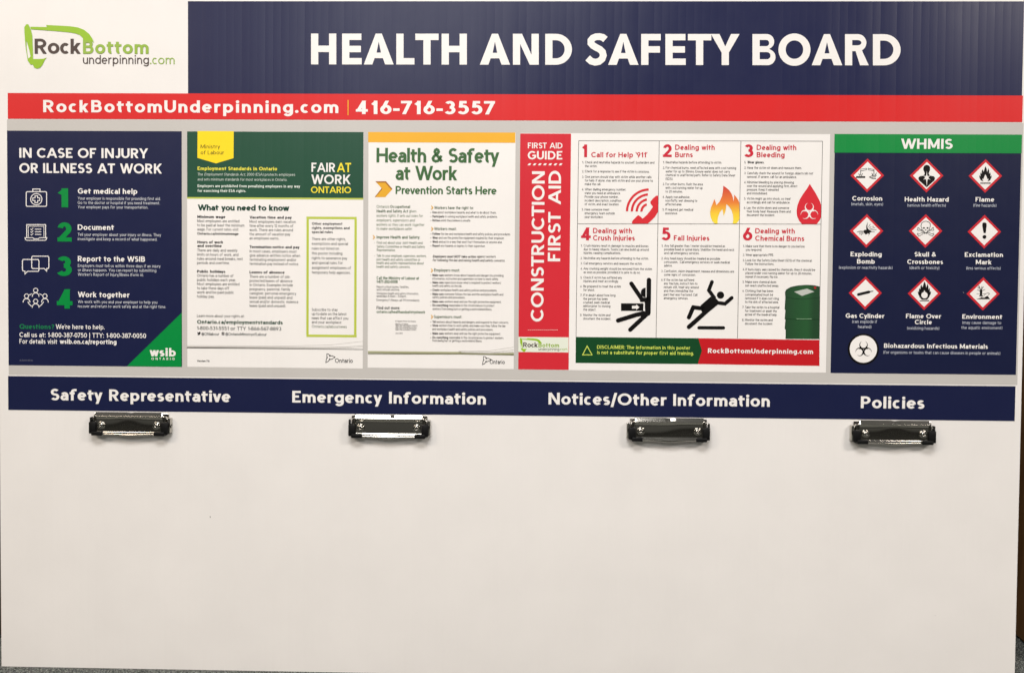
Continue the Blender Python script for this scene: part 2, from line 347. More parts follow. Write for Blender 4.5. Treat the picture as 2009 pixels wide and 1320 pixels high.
    def lines(s, rows, cap, bold=0.0, shear=0.0):
        for r_ in rows: s.text(r_[0], r_[1], r_[2], r_[3], cap, bold, shear)
        return s
    def put(s, name, mat, parent, lift, label=None):
        """figures become one object; each heading, line or block of lines set close together becomes one of its own"""
        marks = [(0, 0, None)] + s.segs + [(len(s.v), len(s.f), None)]; groups = [[None, []]]; last = None
        for (v0, f0, key), (v1, f1, _) in zip(marks, marks[1:]):
            if v1 == v0: continue
            if key is None: groups[0][1].append((v0, v1, f0, f1)); continue
            if last and abs(key[0] - last[0]) < 8 and -1 < key[1] - last[1] < 1.95 * key[2]: groups[-1][1].append((v0, v1, f0, f1))
            else: groups.append([key, [(v0, v1, f0, f1)]])
            last = key
        first = None
        for key, segs in groups:
            if not segs: continue
            V = []; F = []
            for v0, v1, f0, f1 in segs:
                d = len(V) - v0; V += s.v[v0:v1]; F += [tuple(i + d for i in q) for q in s.f[f0:f1]]
            me = bpy.data.meshes.new(name)
            me.from_pydata([(p[0] - HX, -lift - p[2], p[1] + HB) for p in V], [], F); me.materials.append(mat); me.update()
            o = bpy.data.objects.new(name, me); COL.objects.link(o); o.parent = parent
            if label: o['label'] = label
            first = first or o
        return first
def unit(y): return abs(unproj(900, y)[1] - unproj(900, y + 1)[1]) / PX
def link_mesh(name, v, f, mat, parent=None, smooth=False, loc=None):
    me = bpy.data.meshes.new(name); me.from_pydata(v, [], f); me.materials.append(mat); me.update()
    if smooth:
        for p in me.polygons: p.use_smooth = True
    o = bpy.data.objects.new(name, me); COL.objects.link(o); o.parent = parent
    if loc: o.location = loc
    return o
def box_vf(x0, y0, z0, x1, y1, z1, b=0.0):
    if b <= 0:
        v = [(x0, y0, z0), (x1, y0, z0), (x1, y1, z0), (x0, y1, z0), (x0, y0, z1), (x1, y0, z1), (x1, y1, z1), (x0, y1, z1)]
        return v, [(0, 3, 2, 1), (4, 5, 6, 7), (0, 1, 5, 4), (1, 2, 6, 5), (2, 3, 7, 6), (3, 0, 4, 7)]
    import bmesh
    bm = bmesh.new(); v, f = box_vf(x0, y0, z0, x1, y1, z1); vv = [bm.verts.new(p) for p in v]
    for q in f: bm.faces.new([vv[i] for i in q])
    bmesh.ops.bevel(bm, geom=bm.edges[:], offset=b, segments=2, profile=.5, affect='EDGES')
    bm.verts.index_update(); out = ([tuple(p.co) for p in bm.verts], [tuple(p.index for p in q.verts) for q in bm.faces]); bm.free(); return out
def tag(o, label=None, cat=None, group=None, kind=None):
    if label: o['label'] = label
    if cat: o['category'] = cat
    if group: o['group'] = group
    if kind: o['kind'] = kind
    return o

# ------------------------------------------------------------------ the ground
def carpet():
    m = bpy.data.materials.new('carpet'); m.use_nodes = True; nt = m.node_tree; b = nt.nodes['Principled BSDF']; b.inputs['Roughness'].default_value = .95
    b.inputs['Specular IOR Level'].default_value = .1
    tc = nt.nodes.new('ShaderNodeTexCoord')
    n = nt.nodes.new('ShaderNodeTexNoise'); n.inputs['Scale'].default_value = 330; n.inputs['Detail'].default_value = 3; nt.links.new(tc.outputs['Object'], n.inputs[0])
    v = nt.nodes.new('ShaderNodeTexVoronoi'); v.inputs['Scale'].default_value = 260; nt.links.new(tc.outputs['Object'], v.inputs[0])
    cr = nt.nodes.new('ShaderNodeValToRGB'); e = cr.color_ramp.elements; e[0].position = .36; e[0].color = lin((34, 36, 36)); e[1].position = .66; e[1].color = lin((165, 170, 160))
    q = e.new(.5); q.color = lin((88, 92, 88)); nt.links.new(n.outputs[0], cr.inputs[0])
    mx = nt.nodes.new('ShaderNodeMix'); mx.data_type = 'RGBA'; mx.blend_type = 'MIX'; mx.inputs['Factor'].default_value = .25
    nt.links.new(cr.outputs[0], mx.inputs['A']); 
    hs = nt.nodes.new('ShaderNodeHueSaturation'); hs.inputs['Saturation'].default_value = .12; hs.inputs['Value'].default_value = .35; nt.links.new(v.outputs['Color'], hs.inputs['Color'])
    nt.links.new(hs.outputs[0], mx.inputs['B']); nt.links.new(mx.outputs['Result'], b.inputs['Base Color'])
    bp = nt.nodes.new('ShaderNodeBump'); bp.inputs['Distance'].default_value = .004; nt.links.new(n.outputs[0], bp.inputs['Height']); nt.links.new(bp.outputs[0], b.inputs['Normal'])
    return m
CARPET = carpet()
tag(link_mesh('floor', [(-4, -5, 0), (4, -5, 0), (4, 2, 0), (-4, 2, 0)], [(0, 1, 2, 3)], CARPET), kind='structure')
# looped pile standing up from the carpet along the board's foot and corners, where it is seen close
def tufts():
    v = []; f = []
    for k in range(9000):
        zone = random.random()
        if zone < .62: x, y = random.uniform(-1.0, .3), random.uniform(-.06, -.004)
        elif zone < .78: x, y = random.uniform(-1.05, -.93), random.uniform(-.02, .12)
        else: x, y = random.uniform(.915, 1.06), random.uniform(-.06, .16)
        r = random.uniform(.0012, .0024); h = random.uniform(.001, .0035); a = random.uniform(0, 6.28)
        b = len(v)
        for j in range(4): v.append((x + r * math.cos(a + j * 1.571), y + r * math.sin(a + j * 1.571), -.0004))
        v.append((x + random.uniform(-.001, .001), y + random.uniform(-.001, .001), h))
        for j in range(4): f.append((b + j, b + (j + 1) % 4, b + 4))
    return v, f
tv, tf = tufts()
tag(link_mesh('carpet_pile', tv, tf, CARPET), label='short speckled grey carpet pile at the foot of the board', cat='carpet', kind='stuff')

# ------------------------------------------------------------------ the brown furniture behind
def wood(name, a, b_, scale=6):
    m = bpy.data.materials.new(name); m.use_nodes = True; nt = m.node_tree; b = nt.nodes['Principled BSDF']; b.inputs['Roughness'].default_value = .5
    tc = nt.nodes.new('ShaderNodeTexCoord'); mp = nt.nodes.new('ShaderNodeMapping'); mp.inputs['Scale'].default_value = (12, 12, 1); nt.links.new(tc.outputs['Object'], mp.inputs[0])
    n = nt.nodes.new('ShaderNodeTexNoise'); n.inputs['Scale'].default_value = scale; n.inputs['Detail'].default_value = 8; n.inputs['Distortion'].default_value = .6; nt.links.new(mp.outputs[0], n.inputs[0])
    cr = nt.nodes.new('ShaderNodeValToRGB'); e = cr.color_ramp.elements; e[0].position = .3; e[0].color = lin(a); e[1].position = .7; e[1].color = lin(b_)
    nt.links.new(n.outputs[0], cr.inputs[0]); nt.links.new(cr.outputs[0], b.inputs['Base Color']); return m
W_DARK = wood('dark_wood', (50, 36, 27), (70, 50, 36)); W_BROWN = wood('brown_wood', (122, 84, 48), (146, 104, 62))
DEPTH = floor_at(1, 1262).y                         # where the desk panel meets the carpet left of the board
DH = (DEPTH - .0045) / math.tan(LEAN)
desk = bpy.data.objects.new('wooden_desk', None); COL.objects.link(desk); desk.location = (-.2, DEPTH, 0)
tag(desk, 'dark brown wooden desk standing behind the left part of the board', 'desk')
for nm, bx in (('front_panel', (-1.2, .012, .012, 1.0, .03, DH - .033)), ('desk_top', (-1.25, 0, DH - .032, 1.05, .6, DH)),
               ('side_panel', (-1.2, .031, 0, -1.17, .58, DH - .033)), ('side_panel', (.97, .031, 0, 1.0, .58, DH - .033))):
    v, f = box_vf(*bx, b=.0015); link_mesh(nm, v, f, W_DARK, desk)
fa, fb = floor_at(1994, 1251), floor_at(2009, 1264.5)
dv = (fb - fa).normalized(); ang = math.atan2(dv.y, dv.x)
cab = bpy.data.objects.new('wooden_cabinet', None); COL.objects.link(cab); cab.location = fa - dv * .12; cab.rotation_euler = (0, 0, ang)
tag(cab, 'brown wooden cabinet whose side shows past the right edge of the board', 'cabinet')
for nm, bx in (('side_panel', (0, 0, .006, .24, .018, .70)), ('back_panel', (0, .019, .006, .012, .42, .70)), ('cabinet_top', (-.01, -.008, .701, .25, .43, .722)),
               ('plinth', (.01, .012, 0, .23, .40, .0055))):
    v, f = box_vf(*bx, b=.001); link_mesh(nm, v, f, W_BROWN, cab)

# ------------------------------------------------------------------ the board
board = bpy.data.objects.new('safety_board', None); COL.objects.link(board); board.rotation_euler = (-LEAN, 0, 0)
tag(board, 'large white corrugated plastic health and safety notice board leaning upright on the carpet', 'notice board')
SHEET = ink(WHITE, .36, .030)
xl, xr, yt = -.0178 - HX, 1.8110 - HX, .1639 + .030 + HB
v, f = box_vf(xl, 0, .0006, xr, .0038, yt, b=.0004)
link_mesh('plastic_sheet', v, f, SHEET, board)
# open flute ends along the lower and upper edge
v = []; f = []
x = xl + .002
while x < xr - .004:
    for z0, z1 in ((.0001, .0006), (yt, yt + .0005)):
        bv, bf = box_vf(x, .0004, z0, x + .0007, .0034, z1); k = len(v); v += bv; f += [tuple(i + k for i in q) for q in bf]
    x += .0047
tag(link_mesh('flute_end', v, f, SHEET, board), kind='stuff')
LB, LP, L1, L2, L3 = .0002, .0004, .0006, .0008, .0010     # heights of the printed layers over the sheet
def part(name, label=None):
    o = bpy.data.objects.new(name, None); COL.objects.link(o); o.parent = board
    if label: o['label'] = label
    return o
Ink().rect(15.6, 238, 2002, 745).put('grey_backing', ink((199, 195, 190)), board, LB)
HDR = Ink().rect(369, 3.4, 2007, 187).put('header_panel', ink(HNAVY, .34, .045), board, LP, 'dark blue header panel with the white title')
RED = Ink().rect(15.6, 185.6, 2006, 236.8).put('contact_band', ink((216, 36, 37), .4), board, LP + .0001, 'red band with the website and telephone number')
BND = Ink().rect(16.4, 747.5, 1991.5, 814.7).put('caption_band', ink(NAVY), board, LP, 'dark blue band naming what hangs below each clip')

# ---- title capitals: heavy geometric letters with real counters
def arc(cx, cy, rx, ry, a0, a1, n=20): return [(cx + rx * math.cos(R(a0 + (a1 - a0) * i / n)), cy - ry * math.sin(R(a0 + (a1 - a0) * i / n))) for i in range(n + 1)]
def glyph(I, ch, x0, x1, t, b, s=14.2, h=12.6):
    w_ = x1 - x0; H = b - t; m = (t + b) / 2
    if ch == 'H':
        I.poly([(x0, t), (x0 + s, t), (x0 + s, b), (x0, b)]); I.poly([(x1 - s, t), (x1, t), (x1, b), (x1 - s, b)]); I.poly([(x0 + s, m - h * .52), (x1 - s, m - h * .52), (x1 - s, m + h * .48), (x0 + s, m + h * .48)])
    elif ch in 'EFL':
        p = [(x0, t)]
        if ch == 'L': p += [(x0 + s, t), (x0 + s, b - h), (x1, b - h), (x1, b)]
        else:
            top = x1 - (0 if ch == 'F' else .6); mid = x1 - 1.6
            p += [(top, t), (top, t + h), (x0 + s, t + h), (x0 + s, m - h * .5), (mid, m - h * .5), (mid, m + h * .5), (x0 + s, m + h * .5)]
            p += [(x0 + s, b)] if ch == 'F' else [(x0 + s, b - h), (x1, b - h), (x1, b)]
        I.poly(p + [(x0, b)])
    elif ch == 'T':
        c = (x0 + x1) / 2; I.poly([(x0, t), (x1, t), (x1, t + h), (c + s / 2, t + h), (c + s / 2, b), (c - s / 2, b), (c - s / 2, t + h), (x0, t + h)])
    elif ch == 'A':
        c = (x0 + x1) / 2; k = 6.0; yb = b - H * .205; yh = yb - h * .86
        def xo(y): return c + k + (x1 - c - k) * (y - t) / H
        d = s * 1.12
        I.poly([(c - k, t), (c + k, t), (x1, b), (x1 - d - .8, b), (xo(yb) - d - .4, yb), (2 * c - xo(yb) + d + .4, yb), (x0 + d + .8, b), (x0, b)],
               [(c, t + H * .255), (xo(yh) - d - .1, yh), (2 * c - xo(yh) + d + .1, yh)])
    elif ch == 'N':
        I.poly([(x0, t), (x0 + s * 1.25, t), (x1 - s, b - H * .32), (x1 - s, t), (x1, t), (x1, b), (x1 - s * 1.25, b), (x0 + s, t + H * .33), (x0 + s, b), (x0, b)])
    elif ch == 'Y':
        c = (x0 + x1) / 2; I.poly([(x0, t), (x0 + s * 1.18, t), (c, t + H * .40), (x1 - s * 1.18, t), (x1, t), (c + s / 2, t + H * .60), (c + s / 2, b), (c - s / 2, b), (c - s / 2, t + H * .60)])
    elif ch == 'D':
        rx = w_ * .60; I.poly([(x0, t)] + arc(x1 - rx, m, rx, H / 2, 90, -90) + [(x0, b)],
               [(x0 + s, t + h)] + arc(x1 - rx, m, rx - s, H / 2 - h, 90, -90) + [(x0 + s, b - h)])
    elif ch == 'O':
        I.poly(arc((x0 + x1) / 2, m, w_ / 2, H / 2 + 1.2, 0, 360, 48)[:-1], arc((x0 + x1) / 2, m, w_ / 2 - s, H / 2 + 1.2 - h * 1.08, 0, 360, 40)[:-1])
    elif ch in 'BR':
        j = t + H * (.485 if ch == 'B' else .55); r1 = (j - t) / 2
        xt = x1 - (2.6 if ch == 'B' else 4.6)
        bt = h * .92
        if ch == 'B':
            r2 = (b - j) / 2
            I.poly([(x0, t)] + arc(xt - r1, t + r1, r1, r1, 90, -70) + [(xt - r1 + 6, j)] + arc(x1 - r2, b - r2, r2, r2, 72, -90) + [(x0, b)],
                   [(x0 + s, t + bt)] + arc(xt - r1 - 1, (t + bt + j - bt / 2) / 2, r1 - s * .62, (j - bt / 2 - t - bt) / 2, 90, -90, 12) + [(x0 + s, j - bt / 2)],
                   [(x0 + s, j + bt / 2)] + arc(x1 - r2 - 1, (b - bt + j + bt / 2) / 2, r2 - s * .62, (b - bt - j - bt / 2) / 2, 90, -90, 12) + [(x0 + s, b - bt)])
        else:
            I.poly([(x0, t)] + arc(xt - r1, t + r1, r1, r1, 90, -62) + [(x1, b), (x1 - s * 1.2, b), (xt - r1 - 4.5, j - .3), (x0 + s, j - .3), (x0 + s, b), (x0, b)],
                   [(x0 + s, t + bt)] + arc(xt - r1 - 1, (t + j) / 2, r1 - s * .62, (j - t) / 2 - bt, 90, -90, 12) + [(x0 + s, j - bt)])
    elif ch == 'S':
        x = lambda u: x0 + w_ * u
        y = lambda u: t - .8 + (H + 1.6) * u
        c = [(.93, .19), (.82, .125), (.66, .10), (.50, .105), (.36, .145), (.27, .22), (.27, .31), (.36, .38), (.52, .445), (.68, .50), (.80, .585), (.835, .69), (.78, .80), (.63, .885), (.46, .905), (.28, .87), (.12, .77)]
        I.line([(x(a), y(q)) for a, q in c], 13.2)
TI = Ink()
for ch, a, b_ in (('H', 610.5, 660), ('E', 671.4, 709.8), ('A', 714, 772.5), ('L', 777.7, 813.2), ('T', 815, 860.6), ('H', 866.5, 916), ('A', 941.5, 1000.7), ('N', 1006.3, 1057), ('D', 1069.7, 1122),
                  ('S', 1147.7, 1190.6), ('A', 1193, 1252.6), ('F', 1257.8, 1296.2), ('E', 1305.3, 1345.2), ('T', 1349.4, 1395.3), ('Y', 1394.6, 1450.7), ('B', 1476, 1521.2), ('O', 1526.9, 1589.7), ('A', 1592.2, 1652.2), ('R', 1657.4, 1704), ('D', 1712.1, 1766.5)):
    q = (a - 610) / 1156
    glyph(TI, ch, a, b_, 66.8 + 1.3 * q, 127.2 + 2.0 * q)
TI.put('title', ink(PWHITE, .4), HDR, L2)

# ---- company logo on the white corner
def company_logo(parent, ox, oy, k, white):
    """strokes drawn in the units of the large logo; ox, oy, k place and scale them"""
    T = lambda pts: [(ox + (x / 5.0225 - 48) * k, oy + (y / 5.021 - 48) * k) for x, y in pts]
    X = lambda x: ox + (x - 48) * k
    Y = lambda y: oy + (y - 48) * k
    GR = ink((150, 192, 40))
    Ink().poly(T([(300, 268), (455, 271), (480, 266), (458, 262), (460, 251), (560, 256), (690, 263), (770, 275), (830, 298), (880, 338), (912, 385), (928, 425), (905, 412), (850, 405), (822, 410), (818, 380), (790, 350), (745, 333), (700, 325), (600, 315), (450, 303), (308, 293)])) \
         .poly(T([(242, 272), (262, 243), (282, 244), (292, 268), (306, 296), (320, 350), (325, 470), (328, 585), (400, 585), (430, 583), (462, 570), (440, 600), (420, 645), (395, 672), (365, 681), (340, 670), (325, 640), (303, 640), (275, 600), (270, 560), (258, 490), (252, 440), (244, 330)]),
               T([(263, 400), (292, 500), (304, 560), (280, 583), (272, 540), (263, 470)])).put('digger_arm', GR, parent, L1 + .00012)
    Ink().text('Rock', X(68.5), X(158.6), Y(106), 29.6 * k, .026, space=.95).text('underpinning', X(163.3), X(292.4), Y(126), 17.2 * k, .0).put('lettering', ink((74, 60, 56)), parent, L2)
    Ink().text('Bottom', X(163.3), X(292), Y(106.3), 26.4 * k, .03, res=3).text('.com', X(294.6), X(342.8), Y(126.4), 17.2 * k, -.004).put('lettering', ink((150, 182, 70)), parent, L2)
LOGO = part('company_logo', 'green and dark grey company logo in the white corner')
company_logo(LOGO, 48, 48, 1.0, WHITE)

# ---- red band and caption band lettering
Ink().text('RockBottomUnderpinning.com', 85.4, 664, 220.8, 24.2, .034, res=3, space=1.06).text('416-716-3557', 698.3, 971, 224.4, 26.2, .036, res=3, space=1.05).put('lettering', ink(PWHITE), RED, L2)
Ink().rect(682.3, 197, 683.8, 226.6).put('divider', ink((240, 190, 40)), RED, L2)
Ink().text('Safety Representative', 100.3, 452.5, 784.8, 22.8, .034, res=3).text('Emergency Information', 573.6, 953.3, 789.2, 23, .034, res=3) \
     .text('Notices/Other Information', 1076, 1510, 793.0, 23, .034, res=3).text('Policies', 1688.4, 1813, 800.3, 23, .034, res=3).put('lettering', ink(PWHITE), BND, L2)

# ================================================================== poster one: injury or illness
P1 = Ink().rect(15.6, 257.4, 357, 718).put('injury_poster', ink(NAVY), board, LP, 'dark blue poster with green numbers one to four')
PW = ink(PWHITE); GRN = ink((0, 138, 62)); SOFT = ink((205, 207, 214))
Ink().text('IN CASE OF INJURY', 38.5, 291, 309.9, 19.4, .032, res=3).text('OR ILLNESS AT WORK', 38.5, 318, 339.6, 19.4, .032, res=3).put('heading', PW, P1, L2)
for n, a, b_, base, cap in (('1', 113.8, 134.3, 407, 37.5), ('2', 113.2, 141.2, 474, 38), ('3', 112.7, 141.5, 541.5, 39), ('4', 112, 142.8, 605.2, 38.3)):
    Ink().text(n, a, b_, base, cap, .05, res=4).put('numeral', GRN, P1, L2)
Ink().lines([('Get medical help', 153.2, 269.8, 380.5), ('Document', 153, 224, 451.3), ('Report to the WSIB', 153.3, 285, 513), ('Work together', 153.3, 254.7, 583)], 10.8, .031).put('subheading', PW, P1, L2)
Ink().lines([('Your employer is responsible for providing first aid.', 153, 315.3, 392.2), ('Go to the doctor or hospital if you need treatment.', 153, 314, 400.7), ('Your employer pays for your transportation.', 153, 291, 409.2),
    ('Tell your employer about your injury or illness. They', 153, 316.4, 463), ('investigate and keep a record of what happened.', 153, 308.7, 471.7),
    ('Employers must tell us within three days if an injury', 153.3, 315.2, 524), ('or illness happens. You can report by submitting', 153.3, 307, 532.5), ('Worker\u2019s Report of Injury/Illness (form 6).', 153.3, 282, 541.2),
    ('We work with you and your employer to help you', 153.3, 309, 594.6), ('recover and return to work safely and at the right time.', 153.3, 326, 603.3)], 5.9, .008).put('paragraph', SOFT, P1, L2)
Ink().lines([('We\u2019re here to help.', 110, 205.9, 645.2), ('Call us at: 1-800-387-0750 | TTY: 1-800-387-0050', 38.8, 287, 661), ('For details visit', 38.8, 112.9, 673.8)], 9.3, .014).text('wsib.on.ca/reporting', 117.8, 229, 674.2, 9.3, .036).put('contact_lines', PW, P1, L2)
Ink().text('Questions?', 38.8, 106.8, 645, 9.6, .036).put('contact_lines', ink((30, 118, 76)), P1, L2)
Ink().text('4L2560A (05/16)', 38.8, 65, 708, 3.0, 0).put('small_print', ink((120, 122, 140)), P1, L2)
Ink().poly([(249.6, 718.0), (356.4, 719.4), (356.9, 613.3)]).put('green_corner', GRN, P1, L1)
Ink().text('wsib', 294.1, 345.2, 698.6, 16.6, .045, res=3).text('ONTARIO', 297.5, 343.2, 705.6, 4.4, .03, space=1.55).put('emblem', PW, P1, L2)
def rbox(x0, y0, x1, y1, r):
    return arc(x1 - r, y0 + r, r, r, 0, 90, 4) + arc(x0 + r, y0 + r, r, r, 90, 180, 4) + arc(x0 + r, y1 - r, r, r, 180, 270, 4) + arc(x1 - r, y1 - r, r, r, 270, 360, 4)
I = Ink(); I.line(rbox(52, 376.5, 92, 405.2, 2.5), 1.7, closed=True); I.line([(64.8, 376), (64.8, 371.3), (79, 371.3), (79, 376)], 1.7)
I.disc(71.8, 391.2, 11.8, 10.2); I.line([(69.2, 384.6), (74.4, 384.6), (74.4, 388.6), (78.6, 388.6), (78.6, 393.8), (74.4, 393.8), (74.4, 398), (69.2, 398), (69.2, 393.8), (65, 393.8), (65, 388.6), (69.2, 388.6)], 1.5, closed=True)
I.put('first_aid_case_icon', PW, P1, L2)
I = Ink(); I.line([(53, 466), (53, 441), (90, 441), (90, 466)], 1.7); I.line([(56.3, 465), (56.3, 444.3), (86.7, 444.3), (86.7, 465)], 1.0)
I.line([(49.6, 466.6), (65, 466.6), (67, 468.6), (76, 468.6), (78, 466.6), (92.4, 466.6), (91.5, 470), (89, 471.7), (53, 471.7), (50.5, 470)], 1.5, closed=True)
for y in (449.8, 455, 460.2): I.line([(69, y), (81.5, y)], 1.5); I.line([(60.5, y - .5), (62.4, y + 1.4), (65.8, y - 2.3)], 1.3)
I.put('laptop_icon', PW, P1, L2)
I = Ink(); I.line([(44.6, 512), (46, 509.2), (75.4, 509.2), (77, 512), (77, 530), (75.4, 532.4), (54.5, 532.4), (49.6, 537.6), (49.6, 532.2), (46.2, 531.8), (44.6, 529.6)], 1.7, closed=True)
I.line([(62.8, 505), (64.4, 502.8), (95, 502.8), (96.4, 505), (96.4, 524.6), (95, 527), (92.2, 527), (92.2, 532), (87.4, 527), (64.4, 527), (62.8, 524.6)], 1.7, closed=True)
I.put('speech_bubble_icon', PW, P1, L2)
I = Ink()
for x, y in ((70.5, 569.6), (52.6, 580.8), (88.7, 580.8), (70.5, 591)):
    I.disc(x, y, 4.9, 3.5, n=18); pts = arc(x, y + 11.6, 6.6, 6.6, 0, 180, 10); I.line([(x + 6.6, y + 12.6)] + pts + [(x - 6.6, y + 12.6)], 1.5)
I.line([(63, 576.2), (57.5, 579.2)], 1.5); I.line([(78, 576.2), (83.5, 579.2)], 1.5)
I.line(arc(70.5, 583, 17, 20, 205, 244, 8), 1.5); I.line(arc(70.5, 583, 17, 20, 296, 335, 8), 1.5)
I.put('people_icon', PW, P1, L2)

# ================================================================== poster two: employment standards
P2 = Ink().rect(367.4, 259, 712.6, 721.2).put('labour_poster', PW, board, LP, 'white poster with a dark green head and a yellow tab')
DG = ink((34, 78, 58)); LIME = ink((190, 204, 76)); YEL = ink((254, 220, 34)); TXT = ink((92, 90, 88)); DK = ink(BLACK)
Ink().rect(367.4, 259, 713, 388).put('green_head', DG, P2, L1); Ink().rect(367.4, 388, 713, 391.2).put('lime_line', ink((196, 206, 92)), P2, L1)
Ink().poly([(387.9, 257.6), (458.8, 258), (458.4, 310.8), (424, 321), (387.6, 310.2)]).put('yellow_tab', YEL, P2, L1 + .0001)
Ink().lines([('Ministry', 394, 432, 291.8), ('of Labour', 394, 440, 303.4)], 7.6, .008).put('tab_lettering', ink((84, 74, 24)), P2, L2)
Ink().text('Employment Standards in Ontario', 388, 544, 334.2, 6.9, .040).put('heading', ink((236, 226, 78)), P2, L2)
Ink().lines([('The', 388, 398.5, 344.9), ('2000 (ESA) protects employees', 484.8, 579.3, 345.2), ('and sets minimum standards for most workplaces in Ontario.', 388, 563.6, 354.7)], 5.4, .002).text('Employment Standards Act,', 401, 482.5, 344.9, 5.4, .002, .3).put('paragraph', ink((206, 216, 206)), P2, L2)
Ink().lines([('Employers are prohibited from penalizing employees in any way', 388, 589, 367.6), ('for exercising their ESA rights.', 388, 483, 377)], 5.4, .030).put('paragraph', ink((226, 234, 224)), P2, L2)
Ink().text('FAIR', 611.3, 657.8, 337.7, 18.0, .026, res=3).text('WORK', 611, 688, 361.5, 18.8, .026, res=3).put('slogan', PW, P2, L2)
Ink().text('AT', 661.3, 689, 338, 18.0, .022, res=3).text('ONTARIO', 610.3, 689, 379, 12.8, .018, res=3).put('slogan', ink((246, 226, 60)), P2, L2)
Ink().text('What you need to know', 388.4, 567.8, 413, 11.6, .044, space=.93).put('heading', ink((28, 66, 50)), P2, L2)
Ink().lines([('Minimum wage', 387.5, 442.4, 428), ('Hours of work', 387.5, 438, 477.6), ('and overtime', 387.5, 435.2, 484.8), ('Public holidays', 387, 442.3, 535),
    ('Vacation time and pay', 489.8, 572.6, 429), ('Termination notice and pay', 489.8, 587.8, 487), ('Leaves of absence', 489.8, 558.5, 536.5)], 5.3, .046).put('subheading', DK, P2, L2)
Ink().lines([('Other employment', 612.2, 672, 441.3), ('rights, exemptions and', 612.2, 686, 449.6), ('special rules', 612.2, 653, 457.6), ('Ontario.ca/minimumwage', 387.2, 468.3, 460.8)], 5.0, .028).put('subheading', ink((50, 48, 46)), P2, L2)
Ink().lines([('Most employees are entitled', 387.2, 469.8, 436.3), ('to be paid at least the minimum', 387.2, 479.7, 444.5), ('wage. For current rates visit:', 387.2, 468.9, 452.6),
    ('There are daily and weekly', 387.1, 466.3, 493.6), ('limits on hours of work, and', 387.1, 467.9, 501.9), ('rules around meal breaks, rest', 387.1, 476.6, 510), ('periods and overtime.', 387.1, 450.6, 518.2),
    ('Ontario has a number of', 387, 458.5, 543.2), ('public holidays each year.', 387, 463, 551.4), ('Most employees are entitled', 387, 469.9, 559.6), ('to take these days off', 387, 450, 567.7), ('work and be paid public', 387, 458.9, 575.8), ('holiday pay.', 387, 421, 584),
    ('Most employees earn vacation', 489.8, 580.6, 437.5), ('time after every 12 months of', 489.8, 575.9, 445.6), ('work. There are rules around', 489.8, 575, 453.7), ('the amount of vacation pay', 489.8, 569.8, 462), ('an employee earns.', 489.8, 547.8, 470),
    ('In most cases, employers must', 490, 582.1, 495.6), ('give advance written notice when', 490, 589, 503.7), ('terminating employment and/or', 490, 581.5, 511.9), ('termination pay instead of notice.', 490, 586.5, 520),
    ('There are a number of job-', 490, 570, 545.1), ('protected leaves of absence', 490, 574, 553.3), ('in Ontario. Examples include', 490, 575, 561.4), ('pregnancy, parental, family', 490, 569.7, 569.7), ('caregiver, personal emergency', 490, 581.5, 577.8), ('leave (paid and unpaid) and', 490, 573.7, 585.9), ('sexual and/or domestic violence', 490, 585.5, 594.1), ('leave (paid and unpaid).', 490, 560.9, 602.2),
    ('There are other rights,', 612.2, 679, 471.4), ('exemptions and special', 612.2, 682.9, 480.6), ('rules not listed on', 612.2, 665.4, 490), ('this poster including', 612.1, 671.7, 499.5), ('rights to severance pay', 612.1, 681.6, 508.9), ('and special rules for', 612.1, 672.7, 518.1), ('assignment employees of', 612.1, 688.9, 527.7), ('temporary help agencies.', 612.1, 687.9, 536.9),
    ('Subscribe to stay', 612, 662.7, 609.8), ('up-to-date on the latest', 612, 680, 618.1), ('news that can affect you', 612, 683.4, 626.4), ('and your workplace:', 612, 670.6, 634.3), ('Learn more about your rights at:', 387, 479.7, 622)], 5.5, .002).put('paragraph', TXT, P2, L2)
Ink().text('Ontario.ca/labournews', 612, 680.6, 642.8, 5.5, 0).put('paragraph', ink((124, 134, 116)), P2, L2)
Ink().text('Ontario.ca/employmentstandards', 387, 555, 634.9, 7.4, .036).put('contact_lines', ink((26, 70, 48)), P2, L2)
Ink().text('1-800-531-5551 or TTY 1-866-567-8893', 387, 552, 646.9, 6.9, .006).lines([('@ONlabour', 395.8, 430.3, 657.7), ('@OntarioMinistryofLabour', 442.7, 523.5, 657.9)], 5.6, .008).put('contact_lines', ink((40, 48, 44)), P2, L2)
Ink().poly([(387.2, 656), (389.5, 655.6), (387.9, 654), (387.3, 652.4), (388.2, 652.5), (387.2, 650.6), (390.3, 652.8), (391, 651.2), (392.6, 651), (394, 652), (393.2, 654.6), (391.4, 656.8), (389.2, 657.2)]).put('bird_icon', DK, P2, L2)
Ink().rect(435.4, 651.6, 440.4, 657.4).put('square_icon', DK, P2, L2); Ink().text('f', 437, 439.4, 657.4, 4.6, .03).put('square_icon', PW, P2, L3)
Ink().frame(601.3, 425.6, 699.8, 661.2, 4.6).put('lime_frame', LIME, P2, L1)
Ink().line([(367, 682.4), (540, 683.9), (712.6, 685.5)], 1.1).put('footer_line', ink((60, 60, 54)), P2, L1)
I = Ink(); I.line([(367, 680.4), (500, 681), (620, 681.6), (680, 680.6), (712.6, 678)], 1.3, t1=.5); I.line([(367, 677.8), (560, 678.8), (650, 676.5), (712.6, 669.4)], .5, t1=.4); I.line([(367, 681.4), (640, 683.3), (690, 682.6), (712.6, 680.8)], .8, t1=.4)
I.put('footer_swoosh', ink((150, 146, 138)), P2, L1 - .0001)
Ink().text('Version 7.0', 387, 411.2, 709.6, 3.7, .03).put('small_print', DK, P2, L2)
